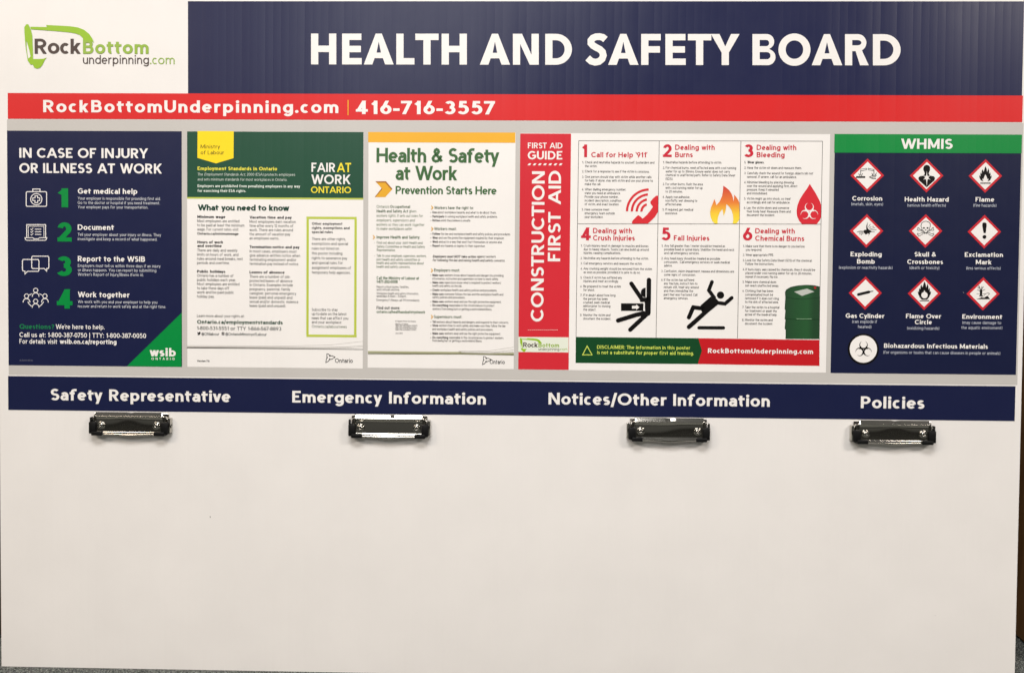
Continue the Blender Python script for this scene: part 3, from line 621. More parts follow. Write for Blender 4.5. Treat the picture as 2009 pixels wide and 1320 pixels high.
def flower(I, ox, oy, k=1.0):
    Q = lambda pts: [(ox + x / 20.09 * k, oy + y / 20.1 * k) for x, y in pts]
    I.line(Q([(430, 75), (500, 88), (545, 150), (528, 180)]), 1.1 * k); I.line(Q([(430, 75), (432, 190), (440, 225)]), 1.1 * k)
    I.line(Q([(570, 120), (555, 165), (640, 155), (755, 207), (690, 255), (610, 295), (540, 290)]), 1.1 * k)
    I.line(Q([(560, 325), (530, 275), (525, 325), (470, 385), (390, 425), (410, 290), (440, 225)]), 1.1 * k)
    for p in ((550, 160), (445, 228), (540, 288)): I.disc(*Q([p])[0], 1.3 * k, n=8)
I = Ink(); flower(I, 620, 690); I.text('Ontario', 657.4, 692.2, 711.2, 8.4, .008).put('province_logo', DK, P2, L2)

# ================================================================== poster three: health and safety at work
P3 = Ink().rect(722.2, 260, 1009.8, 722.6).put('prevention_poster', PW, board, LP, 'white poster with green heading under an orange bar')
TG = ink((66, 106, 62)); GG = ink((112, 130, 100)); DT = ink((70, 64, 60))
Ink().rect(722.4, 260, 1011, 280.2).put('orange_bar', ink((240, 178, 50)), P3, L1)
Ink().text('Health & Safety', 738.8, 979.5, 319.0, 28.6, .029, space=.93).text('at Work', 776.3, 896.9, 353.6, 28, .029, space=.93).text('Prevention Starts Here', 776.3, 974.2, 381.0, 15.8, .026, space=.94).put('heading', TG, P3, L2)
Q = lambda x, y: (710 + x / 5.28, 250 + y / 5.28)
Ink().poly([Q(140, 560), Q(250, 560), Q(318, 640), Q(242, 724), Q(140, 724), Q(212, 640)]).put('arrow', ink((232, 172, 48)), P3, L1)
Ink().poly([Q(140, 560), Q(250, 560), Q(318, 640), Q(304, 644), Q(244, 574), Q(160, 574)]).poly([Q(140, 724), Q(212, 640), Q(205, 632), Q(136, 720)]).put('arrow_edge', ink((168, 106, 40)), P3, L2)
for x, y in ((846.2, 407.6), (846.2, 449.4), (731.8, 465.6), (845.8, 530.8), (845.8, 621.6)): Ink().line([(x, y - 3.6), (x + 3.2, y), (x, y + 3.6)], 1.9).put('marker', ink((226, 176, 80)), P3, L2)
Ink().lines([('Ontario\u2019s', 739, 763.8, 408.3)], 5.6, 0, .0).lines([('workers rights. It sets out roles for', 739, 829.9, 425.8), ('employers, supervisors and', 739, 814.5, 434.7), ('workers so they can work together', 739, 833, 443.2), ('to make workplaces safer.', 739, 808.9, 451.3)], 5.5, 0, .25).text('gives', 802.8, 817, 417, 5.5, 0).put('paragraph', GG, P3, L2)
Ink().lines([('Occupational', 765.5, 804.7, 408.3), ('Health and Safety Act', 739, 800.8, 417)], 5.6, .026).put('paragraph', ink((92, 112, 84)), P3, L2)
Ink().lines([('Improve Health and Safety:', 739, 824, 468.1), ('Call the Ministry of Labour at', 739, 822.3, 548.1), ('1-877-202-0008', 739, 780.3, 555.3)], 5.9, .028).lines([('ontario.ca/healthandsafetyatwork', 739, 834, 614.1)], 5.6, .018).put('subheading', ink((80, 108, 72)), P3, L2)
Ink().lines([('Workers have the right to:', 852, 929, 410.5), ('Workers must:', 852, 895.6, 451.7), ('Employers must:', 852, 902, 532.8), ('Supervisors must:', 851.5, 906.6, 624)], 5.9, .014).put('subheading', ink((76, 96, 68)), P3, L2)
Ink().lines([('Find out about your Joint Health and', 739.4, 829, 478.5), ('Safety Committee or Health and Safety', 739.4, 833.5, 486.1), ('Representative.', 739.4, 775.9, 493), ('Talk to your employer, supervisor, workers,', 739, 837, 504), ('joint health and safety committee or', 739, 824.6, 511.4), ('health and safety representative about', 739, 831.5, 518.3), ('health and safety concerns.', 739, 805, 525.6),
    ('\u2022', 734.4, 735.8, 478.4), ('\u2022', 734.2, 735.6, 504)], 5.1, .006).put('paragraph', ink((104, 122, 96)), P3, L2)
Ink().lines([('Report critical injuries, fatalities,', 739, 802.6, 564.6), ('work refusals anytime.', 739, 784.3, 570.1), ('Workplace health and safety information,', 739, 821.9, 577.6), ('weekdays 8:30am \u2013 5:00pm.', 739, 797.3, 583), ('Emergency? Always call 911 immediately.', 739, 823.8, 590.6)], 4.5, 0).put('paragraph', TXT, P3, L2)
Ink().text('Find out more:', 739, 784.8, 606.5, 6, .022).put('subheading', ink((52, 56, 48)), P3, L2)
Ink().lines([('\u00a9 Queen\u2019s Printer for Ontario', 776, 816, 631.3), ('Ministry of Labour', 776, 801, 636.6), ('ISBN 978-1-4435-8295-1 (PRINT)', 776, 819, 640), ('ISBN 978-1-4435-8296-8 (HTML)', 776, 818, 643.9), ('ISBN 978-1-4435-8297-5 (PDF)', 776, 816.4, 647.8), ('June 2012', 776, 789.8, 654.9)], 2.8, .008).put('small_print', DT, P3, L2)
BUL = [('Know', 'about workplace hazards and what to do about them.', 858.6, 973.8, 418.9), ('Participate', 'in solving workplace health and safety problems.', 873.6, 976, 427), ('Refuse', 'work they believe is unsafe.', 865, 923.4, 434.7),
    ('Follow', 'the law and workplace health and safety policies and procedures.', 865, 1001.6, 461), ('Wear', 'and use the protective equipment required by their employer.', 861, 989.4, 468.7), ('Work', 'and act in a way that won\u2019t hurt themselves or anyone else.', 861, 985.5, 476.6), ('Report', 'any hazards or injuries to their supervisor.', 865, 952, 484.4),
    ('Make sure', 'workers know about hazards and dangers by providing', 872.3, 987.7, 541.9), (None, 'information, instruction and supervision on how to work safely.', 848.5, 977.9, 548.7), ('Make sure', 'supervisors know what is required to protect workers\u2019', 872.3, 983.4, 556.3), (None, 'health and safety on the job.', 848.5, 906.6, 562.7),
    ('Create', 'workplace health and safety policies and procedures.', 864, 975.3, 571), ('Make sure', 'everyone follows the law and the workplace health and', 872.3, 987.3, 579), (None, 'safety policies and procedures.', 848.5, 912.5, 585.2), ('Make sure', 'workers wear and use the right protective equipment.', 872.3, 983.4, 593.6),
    ('Do everything', 'reasonable in the circumstances to protect', 881, 970, 601), (None, 'workers from being hurt or getting a work-related illness.', 848.5, 965, 608), ('Tell', 'workers about hazards and dangers, and respond to their concerns.', 856.5, 998, 633.4), ('Show', 'workers how to work safely, and make sure they follow the law', 861.6, 991.7, 640.4),
    (None, 'and workplace health and safety policies and procedures.', 848.3, 967.4, 647.6), ('Make sure', 'workers wear and use the right protective equipment.', 872.3, 982.4, 656), ('Do everything', 'reasonable in the circumstances to protect workers', 881, 987.7, 664), (None, 'from being hurt or getting a work-related illness.', 848.3, 945.8, 670)]
I = Ink(); J = Ink()
for bw, tx, a, b_, y in BUL:
    if bw: J.text(bw, 848.7, a - 1.8, y, 4.6, .036); J.disc(845.4, y - 1.8, .75, n=6)
    I.text(tx, a, b_, y, 4.5, .004)
I.put('paragraph', DT, P3, L2); J.text('Employers must NOT take action', 849, 934, 505.4, 4.9, .03, .25); J.put('bold_words', ink((44, 38, 36)), P3, L2)
Ink().text('against workers', 936, 972.5, 505.5, 4.8, .008, .25).text('for following the law and raising health and safety concerns.', 849, 990.7, 512.6, 4.8, .01, .25).put('paragraph', DT, P3, L2)
Ink().rect(722, 689.4, 1008, 694.4).put('footer_bar', ramp_ink('olive_fade', [(0, (122, 124, 92)), (.45, (160, 160, 122)), (1, (228, 226, 204))], unproj(860, 695)[1] + HB, unproj(860, 688)[1] + HB), P3, L1)
Ink().poly([(905, 688.6), (960, 688.6), (1008.6, 680), (1008.6, 691.6), (960, 693.4), (905, 692)]).put('footer_bar', PW, P3, L1 + .0001)
I = Ink(); I.line([(722, 694.3), (905, 694.6), (1008, 696.4)], 1.0); I.line([(900, 691.5), (960, 692.4), (1008, 690.2)], .5); I.line([(900, 688.8), (960, 688.2), (1008, 681)], .4); I.line([(900, 690.6), (970, 690.8), (1008, 686.2)], .5)
I.put('footer_line', ink((112, 110, 84)), P3, L2)
I = Ink(); flower(I, 928.6, 695.4, .93); I.text('Ontario', 961, 990.3, 713.6, 8.2, .008).put('province_logo', DK, P3, L2)

# ================================================================== poster four: first aid guide
P4 = Ink().rect(1018.8, 262.6, 1624.4, 728).put('first_aid_poster', PW, board, LP, 'white first aid guide poster with a red strip and six boxes')
RS = ink((212, 44, 56)); RT = ink((206, 44, 62))
Ink().rect(1018.8, 262.6, 1118, 724.9).put('red_strip', RS, P4, L1)
Ink().text('FIRST AID', 1035.6, 1103.4, 291.6, 11.2, .022, res=3).text('GUIDE', 1035.4, 1103, 313.2, 16.4, .03, res=3).text('CONSTRUCTION', 1041.2, 1066, (630.8, 336.6), 1, .028, res=4, rot=True).text('FIRST AID', 1074.7, 1099, (512.9, 335.6), 1, .028, res=4, rot=True).put('heading', PW, P4, L2)
for k in range(7): x = 1035 + k * 10.2; Ink().poly([(x + 2.6, 321), (x + 7.4, 321), (x + 4.8, 324.8), (x, 324.8)]).put('slanted_dash', PW, P4, L2)
I = Ink()
for k in range(15): I.rect(1035.8 + k * 4, 646.7, 1037.9 + k * 4, 647.6)
tag(I.put('dotted_line', PW, P4, L2), kind='stuff')
Ink().rect(1016.9, 661.2, 1115.4, 690.8).put('logo_patch', ink((232, 236, 220)), P4, L1 + .00005)
company_logo(P4, 1020, 662.6, .315, PWHITE)
for ln in ([(1135.4, 276.6), (1453.5, 277), (1613.6, 277.6)], [(1132.9, 439.3), (1450.6, 439.6), (1610.6, 440.2)], [(1135.4, 276.6), (1132.9, 439.3), (1130.1, 661)], [(1293.3, 277), (1290.7, 439.5), (1287, 662.6)], [(1453.5, 277), (1450.6, 439.6), (1446.8, 663.5)], [(1613.6, 277.4), (1610.5, 440), (1607.2, 666)]):
    Ink().line(ln, .9).put('box_line', ink((70, 62, 58)), P4, L1)
for n, a, b_, y, c in (('1', 1141.7, 1151.6, 308.6, 24.6), ('2', 1300.3, 1317.6, 308.4, 24.6), ('3', 1460, 1477.7, 308.6, 24.6), ('4', 1139.6, 1159, 471.4, 24.8), ('5', 1298, 1315.2, 471.6, 24.8), ('6', 1457.3, 1475.6, 472, 24.8)):
    Ink().text(n, a, b_, y, c, .034, res=4).put('numeral', RT, P4, L2)
Ink().lines([('Call for Help \u2018911\u2019', 1160, 1270.4, 308.8), ('Dealing with', 1324.4, 1401.9, 294.3), ('Burns', 1324.4, 1358.9, 308.7), ('Dealing with', 1484.3, 1561.9, 294.6), ('Bleeding', 1484.3, 1539, 309), ('Dealing with', 1163.4, 1239.7, 457.5), ('Crush Injuries', 1163.4, 1245.3, 471.7),
    ('Fall Injuries', 1321.8, 1391.5, 471.9), ('Dealing with', 1481.5, 1559, 458), ('Chemical Burns', 1481.5, 1577.5, 472.5)], 10.0, .022).put('subheading', RT, P4, L2)
c1 = [('1.', 'Check and neutralise hazards to yourself, bystanders and', 1283.8, 321), ('', 'the victim.', 1171.5, 328.3), ('2.', 'Check for a response to see if the victim is conscious.', 1273.8, 338.7), ('3.', 'One person should stay with victim while another calls', 1277.9, 349.3), ('', 'for help. If alone, stay with victim and use your phone to', 1280.6, 356.5), ('', 'make the call.', 1178.7, 363.7), ('4.', 'When dialling emergency number,', 1228.5, 374), ('', 'state you need an ambulance.', 1217.4, 381.2), ('', 'Provide your phone number,', 1213.6, 388.5), ('', 'incident description, condition', 1218.8, 395.8), ('', 'of victim, and exact location.', 1214.5, 403), ('5.', 'Have someone meet', 1195.2, 413.4), ('', 'emergency team outside', 1206, 420.7), ('', 'your workplace.', 1183.3, 427.9)]
c2 = [('1.', 'Neutralise hazards before attending to victim.', 1415.8, 321), ('2.', 'For chemical burns, wash affected area with cool running', 1444, 331.6), ('', 'water for up to 20mins. Ensure water does not carry', 1432, 338.8), ('', 'chemical to unaffected parts. Refer to Safety Data Sheet', 1442.2, 346), ('', '(SDS).', 1320.3, 353.5), ('3.', 'For other burns, flush the area', 1378.6, 363.7), ('', 'with cool running water for up', 1378.2, 370.9), ('', 'to 20 minutes.', 1339, 378.2), ('4.', 'Apply non-adhesive,', 1353.8, 388.8), ('', 'non-fluffy, wet dressing to', 1367.8, 396), ('', 'affected area.', 1337.3, 403.2), ('5.', 'If required, get medical', 1359.7, 413.5), ('', 'assistance.', 1329.3, 420.7)]
c3 = [('2.', 'Have the victim sit down and reassure them.', 1572.5, 331.7), ('3.', 'Carefully check the wound for foreign objects (do not', 1595, 342.2), ('', 'remove). If severe, call for an ambulance.', 1562.8, 349.5), ('4.', 'Minimise bleeding by placing dressing', 1557.2, 360), ('', 'over the wound and applying firm, direct', 1564, 367.3), ('', 'pressure. Keep it elevated', 1527.3, 374.5), ('', 'and immobilised.', 1505.3, 381.7), ('5.', 'Victim might go into shock, so treat', 1551, 392), ('', 'accordingly and call for ambulance.', 1549.7, 399.3), ('6.', 'Lay the victim down and conserve', 1547.9, 410), ('', 'their body heat. Reassure them and', 1551, 417.1), ('', 'document the incident.', 1519.8, 424.3)]
c4 = [('1.', 'Crush injuries result in damage to muscles and bones', 1271.9, 484.2), ('', 'due to heavy objects. Toxins can also build up around', 1272.6, 491.3), ('', 'injuries, causing complications.', 1217.8, 498.3), ('2.', 'Neutralise any hazards before attending to the victim.', 1272.3, 508.6), ('3.', 'Call emergency services and reassure the victim', 1258.9, 518.8), ('4.', 'Any crushing weight should be removed from the victim', 1278.9, 529), ('', 'as soon as possible, provided it is safe to do so.', 1256.1, 536.1), ('5.', 'Check if victim has suffered any', 1220.2, 546.5), ('', 'injuries and treat accordingly.', 1213.6, 553.5), ('6.', 'Be prepared to treat the victim', 1217.8, 563.8), ('', 'for shock.', 1166.9, 570.9), ('7.', 'If in doubt about how long', 1207.3, 581), ('', 'the person has been', 1192, 588.2), ('', 'crushed, seek medical', 1196, 595.3), ('', 'advice prior to moving', 1197.4, 602.3), ('', 'the object.', 1169.2, 609.4), ('8.', 'Monitor the victim and', 1197.4, 619.9), ('', 'document the incident.', 1198.6, 627)]
c5 = [('1.', 'Any fall greater than 1 meter should be treated as', 1422, 484.5), ('', 'possible head or spinal injury. Stabilise the head and neck', 1440.2, 491.5), ('', 'and call emergency services.', 1371.6, 498.7), ('2.', 'Any head injury should be treated as possible', 1412.7, 509.1), ('', 'concussion.  Call emergency services or seek medical', 1431.5, 516.1), ('', 'advice.', 1318.8, 523.2), ('3.', 'Confusion, vision impairment, nausea and drowsiness are', 1440, 533.9), ('', 'some signs of concussion.', 1364.5, 541), ('4.', 'If the victim has suffered', 1361.5, 551.1), ('', 'any fracture, instruct him to', 1368, 558.2), ('', 'remain still, treat any wound', 1370.4, 565.4), ('', 'and then immobilise the', 1359.8, 572.7), ('', 'part that was fractured. Call', 1368, 580), ('', 'emergency services.', 1350, 587)]
c6 = [('1.', 'Make sure that there is no danger to you before', 1578.3, 485.1), ('', 'you respond.', 1494.4, 492.2), ('2.', 'Wear appropriate PPE.', 1517.7, 502.3), ('3.', 'Look for the Safety Data Sheet (SDS) of the chemical.', 1593, 512.8), ('', 'Follow the instructions.', 1518.4, 519.9), ('4.', 'If burn injury was caused by chemicals, then it should be', 1599, 530.7), ('', 'placed under cool running water for up to 20 minutes,', 1592.8, 537.8), ('', 'repeat if necessary. No ice.', 1525.9, 545), ('5.', 'Make sure chemical does', 1522.6, 555.1), ('', 'not reach unaffected areas.', 1527.8, 562.4), ('6.', 'Clothing that has been', 1516.7, 572.7), ('', 'contaminated must be', 1516.4, 580), ('', 'removed if it does not cling', 1527.8, 587.3), ('', 'to the skin of affected area.', 1527, 594.4), ('7.', 'Take the victim to a hospital', 1528.5, 604.7), ('', 'for treatment or await the', 1523.8, 611.9), ('', 'arrival of the medical help.', 1524.2, 619), ('8.', 'Monitor the victim and', 1515.6, 629.5), ('', 'document the incident.', 1516, 636.8)]
for rows, xn, xt, y0 in ((c1, 1142, 1147.6, 321), (c2, 1300.5, 1306, 321), (c3, 1460.2, 1465.8, 321), (c4, 1139.2, 1145.1, 484), (c5, 1297.6, 1303.1, 484), (c6, 1457.3, 1462.8, 484)):
    I = Ink(); sk = -.0075 - (xt - 1145) / 460 * .0045
    for n, tx, b_, y in rows:
        d = sk * (y - y0)
        if n: I.text(n, xn + d, xn + 3.6 + d, y, 4.3, .002)
        I.text(tx, xt + d, b_, y, 4.7, .006)
    I.put('instructions', ink((74, 70, 68)), P4, L2)
Ink().text('1.', 1460.2, 1463, 321, 4.6, .03).text('Wear gloves.', 1466, 1499, 321, 4.9, .04).put('instructions', DK, P4, L2)
# telephone
Q = lambda x, y: (1010 + x / 5.868, 255 + y / 5.868)
I = Ink()
for r_, a0 in ((254, 91), (198, 94), (142, 100), (88, 108)):
    cx, cy = Q(1545, 942); rr = r_ / 5.868; I.disc(cx, cy, rr + 2.2, rr - 2.2, a0, 179, n=22)
I.poly([Q(*p) for p in [(1347, 1062), (1355, 1045), (1410, 990), (1422, 983), (1438, 992), (1470, 1022), (1515, 985), (1560, 930), (1590, 885), (1562, 850), (1560, 828), (1590, 790), (1625, 760), (1650, 757), (1648, 945), (1610, 1005), (1570, 1045), (1530, 1079), (1355, 1080), (1348, 1074)]])
I.put('telephone_icon', ink((218, 50, 58)), P4, L2)
# flame with a printed gradient
Q = lambda x, y: (1280 + x / 5.5806, 255 + y / 5.5806)
zt, zb = unproj(1420, 364)[1] + HB, unproj(1420, 439)[1] + HB
Ink().poly([Q(*p) for p in [(775, 613), (805, 632), (840, 662), (868, 705), (880, 745), (886, 785), (893, 745), (893, 710), (915, 733), (940, 772), (951, 800), (952, 975), (940, 1000), (915, 1026), (878, 1026), (884, 985), (880, 930), (865, 880), (840, 842), (808, 812), (806, 850), (795, 900), (778, 942), (773, 905), (765, 866), (735, 905), (716, 960), (712, 1000), (714, 1026), (682, 1026), (655, 1000), (637, 955), (630, 905), (640, 850), (660, 805), (677, 758), (690, 790), (700, 825), (735, 785), (762, 725), (772, 665)]]) \
    .put('flame_icon', ramp_ink('flame_print', [(0, (250, 226, 60)), (.25, (248, 206, 50)), (.55, (234, 128, 46)), (1, (206, 44, 48))], zb, zt), P4, L2)
# blood drop and biohazard sign
Ink().poly([Q(*p) for p in [(1722, 592), (1745, 630), (1775, 676), (1808, 735), (1835, 790), (1846, 825), (1845, 955), (1830, 990), (1798, 1031), (1636, 1031), (1605, 995), (1583, 945), (1577, 885), (1587, 825), (1610, 765), (1650, 700), (1690, 645)]]).put('blood_drop_icon', ink((216, 46, 58)), P4, L1)
def biohazard(I, cx, cy, r):
    """three crescents opening outward, a ring behind them and a small open centre"""
    for k in range(3):
        a = R(90 + 120 * k); ux, uy = math.cos(a), -math.sin(a); px, py = -uy, ux
        C = (cx + ux * r * .50, cy + uy * r * .50); r1 = r * .47; D = (cx + ux * r * .55, cy + uy * r * .55); r2 = r * .385
        out = []; inn = []
        for i in range(25):
            t = -1 + 2 * i / 24; th = math.pi + t * R(146)
            out.append((C[0] + r1 * (ux * math.cos(th) + px * math.sin(th)), C[1] + r1 * (uy * math.cos(th) + py * math.sin(th))))
            th = math.pi + t * R(156)
            inn.append((D[0] + r2 * (ux * math.cos(th) + px * math.sin(th)) + ux * r * .02, D[1] + r2 * (uy * math.cos(th) + py * math.sin(th)) + uy * r * .02))
        for i in range(24): I.poly([out[i], out[i + 1], inn[i + 1], inn[i]])
        b0 = 90 + 120 * k + 38
        I.disc(cx, cy, r * .50, r * .41, b0, b0 + 44, n=8)
I = Ink(); biohazard(I, *Q(1716, 900), 105 / 5.58); I.put('biohazard_icon', PW, P4, L2)
# crushed person
Q = lambda x, y: (1010 + x / 4.258, 430 + y / 4.258); s_ = 1 / 4.258
I = Ink(); I.line([Q(1120, 508), Q(1118, 700)], 37 * s_, cap=True); I.line([Q(973, 538), Q(1066, 676)], 34 * s_, cap=True)
hx, hy = Q(1092, 613); I.disc(hx, hy, 40 * s_, 0, 90, 270, n=16)
I.poly([Q(*p) for p in [(1040, 662), (1055, 655), (1100, 655), (1137, 640), (1134, 788), (1118, 806), (1088, 806), (1085, 690), (1048, 692)]])
I.line([Q(862, 846), Q(1010, 800), Q(1075, 784)], 36 * s_, cap=True); I.poly([Q(1010, 783), Q(1130, 765), Q(1130, 800), Q(1060, 815)]); I.line([Q(964, 922), Q(1114, 782)], 36 * s_, cap=True)
I.poly([Q(887, 703), Q(1075, 703), Q(1072, 765), Q(887, 765)], [Q(978, 722), Q(1014, 722), Q(1014, 710), Q(1041, 735), Q(1014, 758), Q(1014, 747), Q(978, 747)])
I.put('crushed_person_icon', DK, P4, L2)
# falling person
Q = lambda x, y: (1280 + x / 4.258, 430 + y / 4.258)
I = Ink(); I.line([Q(497, 524), Q(470, 594), Q(515, 655)], 30 * s_, cap=True); hx, hy = Q(568, 634); I.disc(hx, hy, 30 * s_)
I.poly([Q(*p) for p in [(484, 648), (512, 640), (556, 690), (548, 712), (462, 782), (420, 790), (398, 742), (402, 720)]])
I.line([Q(530, 696), Q(606, 706), Q(662, 657)], 30 * s_, cap=True); I.line([Q(420, 745), Q(340, 736), Q(304, 820)], 34 * s_, cap=True); I.line([Q(452, 768), Q(304, 900)], 36 * s_, cap=True); I.line([Q(388, 906), Q(593, 907)], 27 * s_, cap=True)
I.put('falling_person_icon', DK, P4, L2)
# printed picture of a green drum
Ink().poly([Q(*p) for p in [(1107, 610), (1115, 590), (1150, 568), (1200, 556), (1280, 549), (1350, 553), (1396, 563), (1393, 1001), (1111, 1000), (1112, 925), (1104, 915), (1110, 840), (1104, 832), (1110, 760), (1104, 750), (1109, 660)]]).put('drum_icon', ramp_ink('drum_print', [(0, (34, 80, 44)), (.10, (18, 60, 30)), (.45, (20, 74, 34)), (.8, (24, 82, 38)), (1, (14, 62, 28))], unproj(1540, 0)[0] - HX, unproj(1608, 0)[0] - HX, 0), P4, L1)
I = Ink(); I.line([Q(1107, 612), Q(1120, 588), Q(1160, 568), Q(1220, 556), Q(1290, 551), Q(1350, 555), Q(1396, 565)], 1.1); I.line([Q(1108, 832), Q(1200, 838), Q(1393, 838)], .9); I.line([Q(1110, 650), Q(1180, 664), Q(1260, 668), Q(1393, 656)], .7); I.put('drum_rim', ink((16, 52, 28)), P4, L2)
Ink().poly([Q(1182, 606), Q(1290, 580), Q(1351, 606), Q(1248, 641)]).put('drum_sticker', ink((190, 194, 186)), P4, L2)
Ink().line([Q(1200, 832), Q(1260, 834), Q(1330, 832)], .8).put('drum_glint', ink((150, 190, 150)), P4, L3)
Ink().disc(*Q(1357, 573), 2.4).put('drum_cap', ink((170, 40, 44)), P4, L3)
Ink().poly([(1129.6, 660.8), (1370, 663.4), (1377, 687.6), (1369, 714), (1129.2, 711.8)]).put('disclaimer_bar', ink((18, 70, 36)), P4, L1)
Ink().poly([(1370, 663.4), (1607.6, 666.8), (1607.4, 717.6), (1369, 713.9), (1377, 687.6)]).put('website_bar', ink((196, 28, 36)), P4, L1)
tx_ = lambda x, y: (1010 + x / 4.258, 430 + y / 4.258)
Ink().line([tx_(604, 1059), tx_(566, 1132), tx_(645, 1132)], 1.6, closed=True).lines([('DISCLAIMER: The information in this poster', 1171.3, 1354, 684), ('is not a substitute for proper first aid training.', 1171.3, 1361, 694.4)], 7.0, .024).put('disclaimer', ink((206, 222, 96)), P4, L2)
Ink().text('RockBottomUnderpinning.com', 1388.7, 1594.7, 692.3, 9.2, .034, res=3, space=1.04).put('website', PW, P4, L2)

# ================================================================== poster five: hazard symbols
P5 = Ink().rect(1633.6, 264, 1998.6, 733.4).put('hazard_symbol_poster', ink((22, 28, 60)), board, LP, 'dark blue hazard symbol poster with a green bar on top')
Ink().rect(1636.8, 264, 2004.4, 300.6).put('green_bar', ink((18, 138, 64)), P5, L1)
Ink().text('WHMIS', 1767.1, 1868.4, 292.4, 19.6, .034, res=3).put('heading', PW, P5, L2)
CAP = [('Corrosion', 1671.7, 1730.4, 393.8), ('Health Hazard', 1774.5, 1860.7, 395.6), ('Flame', 1913.3, 1950, 396), ('Exploding', 1668.3, 1729.3, 503), ('Bomb', 1681, 1715.9, 517.3), ('Skull &', 1793.7, 1835.7, 503.4), ('Crossbones', 1779.5, 1849.5, 517.9), ('Exclamation', 1892.2, 1967.1, 504), ('Mark', 1913.9, 1944.6, 518.7),
    ('Gas Cylinder', 1658.8, 1734.6, 623.6), ('Flame Over', 1777, 1845.9, 624.2), ('Circle', 1794.3, 1827.8, 636), ('Environment', 1887.3, 1965.7, 625.3)]
SUB = [('(metals, skin, eyes)', 1669.8, 1731.9, 403.4), ('(serious health effects)', 1779.7, 1854.9, 405.7), ('(fire hazards)', 1908.9, 1954, 406), ('(explosion or reactivity hazards)', 1645.6, 1750.4, 527.6), ('(death or toxicity)', 1783.9, 1842, 528.2), ('(less serious effects)', 1895.4, 1962.3, 528.8),
    ('(can explode if', 1671.6, 1720.5, 633.5), ('heated)', 1683, 1709, 643.8), ('(oxidizing hazards)', 1779.1, 1842, 646.3), ('(may cause damage to', 1887.5, 1963.7, 635.5), ('the aquatic enviroment)', 1885.5, 1965.7, 645.4)]
Ink().lines(CAP, 8.8, .031).text('Biohazardous Infectious Materials', 1733.8, 1937.5, 682.3, 8.8, .030).put('subheading', PW, P5, L2)
Ink().lines(SUB, 6.0, .004).text('(for organisms or toxins that can cause diseases in people or animals)', 1732.7, 1961.7, 693.6, 6.0, .004).put('paragraph', ink((196, 200, 212)), P5, L2)
RIM = ink((204, 44, 54))
def sym_corrosion(I, U):
    I.poly(U([(-.67, .05), (-.13, .05), (-.13, .15), (-.67, .15)]))
    I.line(U([(-.40, -.36), (-.06, -.42), (-.06, -.33), (-.38, -.26)]), .9, closed=True); I.line(U([(.04, -.42), (.40, -.34), (.38, -.27), (.04, -.33)]), .9, closed=True)
    I.line(U([(-.40, -.28), (-.40, 0)]), 1.2); I.line(U([(.39, -.28), (.39, -.04)]), 1.2)
    for a in ((-.52, -.12, -.45, .03), (-.28, -.12, -.36, .03), (.26, -.14, .34, 0), (.54, -.16, .46, 0), (.28, -.04, .35, .02)): I.line(U([a[:2], a[2:]]), 1.1)
    I.line(U([(.55, 0), (.30, .02), (.12, .10), (.28, .18), (.52, .19)]), 1.3); I.line(U([(.50, .09), (.32, .10), (.26, .14)]), 1.2)
def sym_health(I, U):
    I.poly(U([(-.20, -.48), (-.15, -.58), (-.06, -.63), (.06, -.63), (.15, -.58), (.20, -.48), (.20, -.34), (.13, -.20), (.12, -.08), (.20, 0), (.30, .02), (.42, .04), (.50, .14), (.46, .28), (.30, .42), (.02, .68), (-.02, .68), (-.30, .42), (-.46, .28), (-.50, .14), (-.42, .04), (-.30, .02), (-.20, 0), (-.12, -.08), (-.13, -.20), (-.20, -.34)]))
def sym_flame(I, U, s=1, cy=0):
    p = [(0, -.58), (.07, -.42), (.10, -.22), (.14, -.34), (.17, -.46), (.22, -.30), (.22, -.12), (.28, -.22), (.31, -.06), (.28, .04), (.37, -.04), (.35, .12), (.27, .26), (.12, .33), (.18, .22), (.16, .14), (.12, .20), (.08, .06), (0, -.10), (-.08, .06), (-.12, .20), (-.16, .14), (-.18, .22), (-.12, .33), (-.27, .26), (-.35, .12), (-.37, -.04), (-.28, .04), (-.31, -.06), (-.28, -.22), (-.22, -.12), (-.22, -.30), (-.17, -.40), (-.11, -.24), (-.06, -.40)]
    I.poly(U([(x * s, y * s + cy) for x, y in p]))
def sym_bomb(I, U):
    c = U([(-.08, .04)])[0]; I.disc(*c, 3.6, n=12); I.poly(U([(-.02, -.06), (-.02, -.30), (.06, -.52), (.04, -.24), (.10, -.10), (.22, -.02), (.32, .06), (.18, .10), (.20, .22), (.08, .14), (-.06, .22), (-.14, .12)]))
    for a in ((.10, -.22, .22, -.40), (.14, -.14, .28, -.26), (.20, -.10, .50, -.20), (.22, -.04, .58, -.08), (.26, .04, .48, .06), (-.20, .06, -.58, .06), (-.22, .10, -.44, .18), (-.20, .02, -.42, 0), (-.18, .14, -.34, .24)): I.line(U([a[:2], a[2:]]), .8)
    I.disc(*U([(.38, -.26)])[0], 1.1, n=8)
    for p in ((-.40, .10), (-.30, .20), (-.46, .02), (.12, .26)): I.disc(*U([p])[0], .7, n=6)
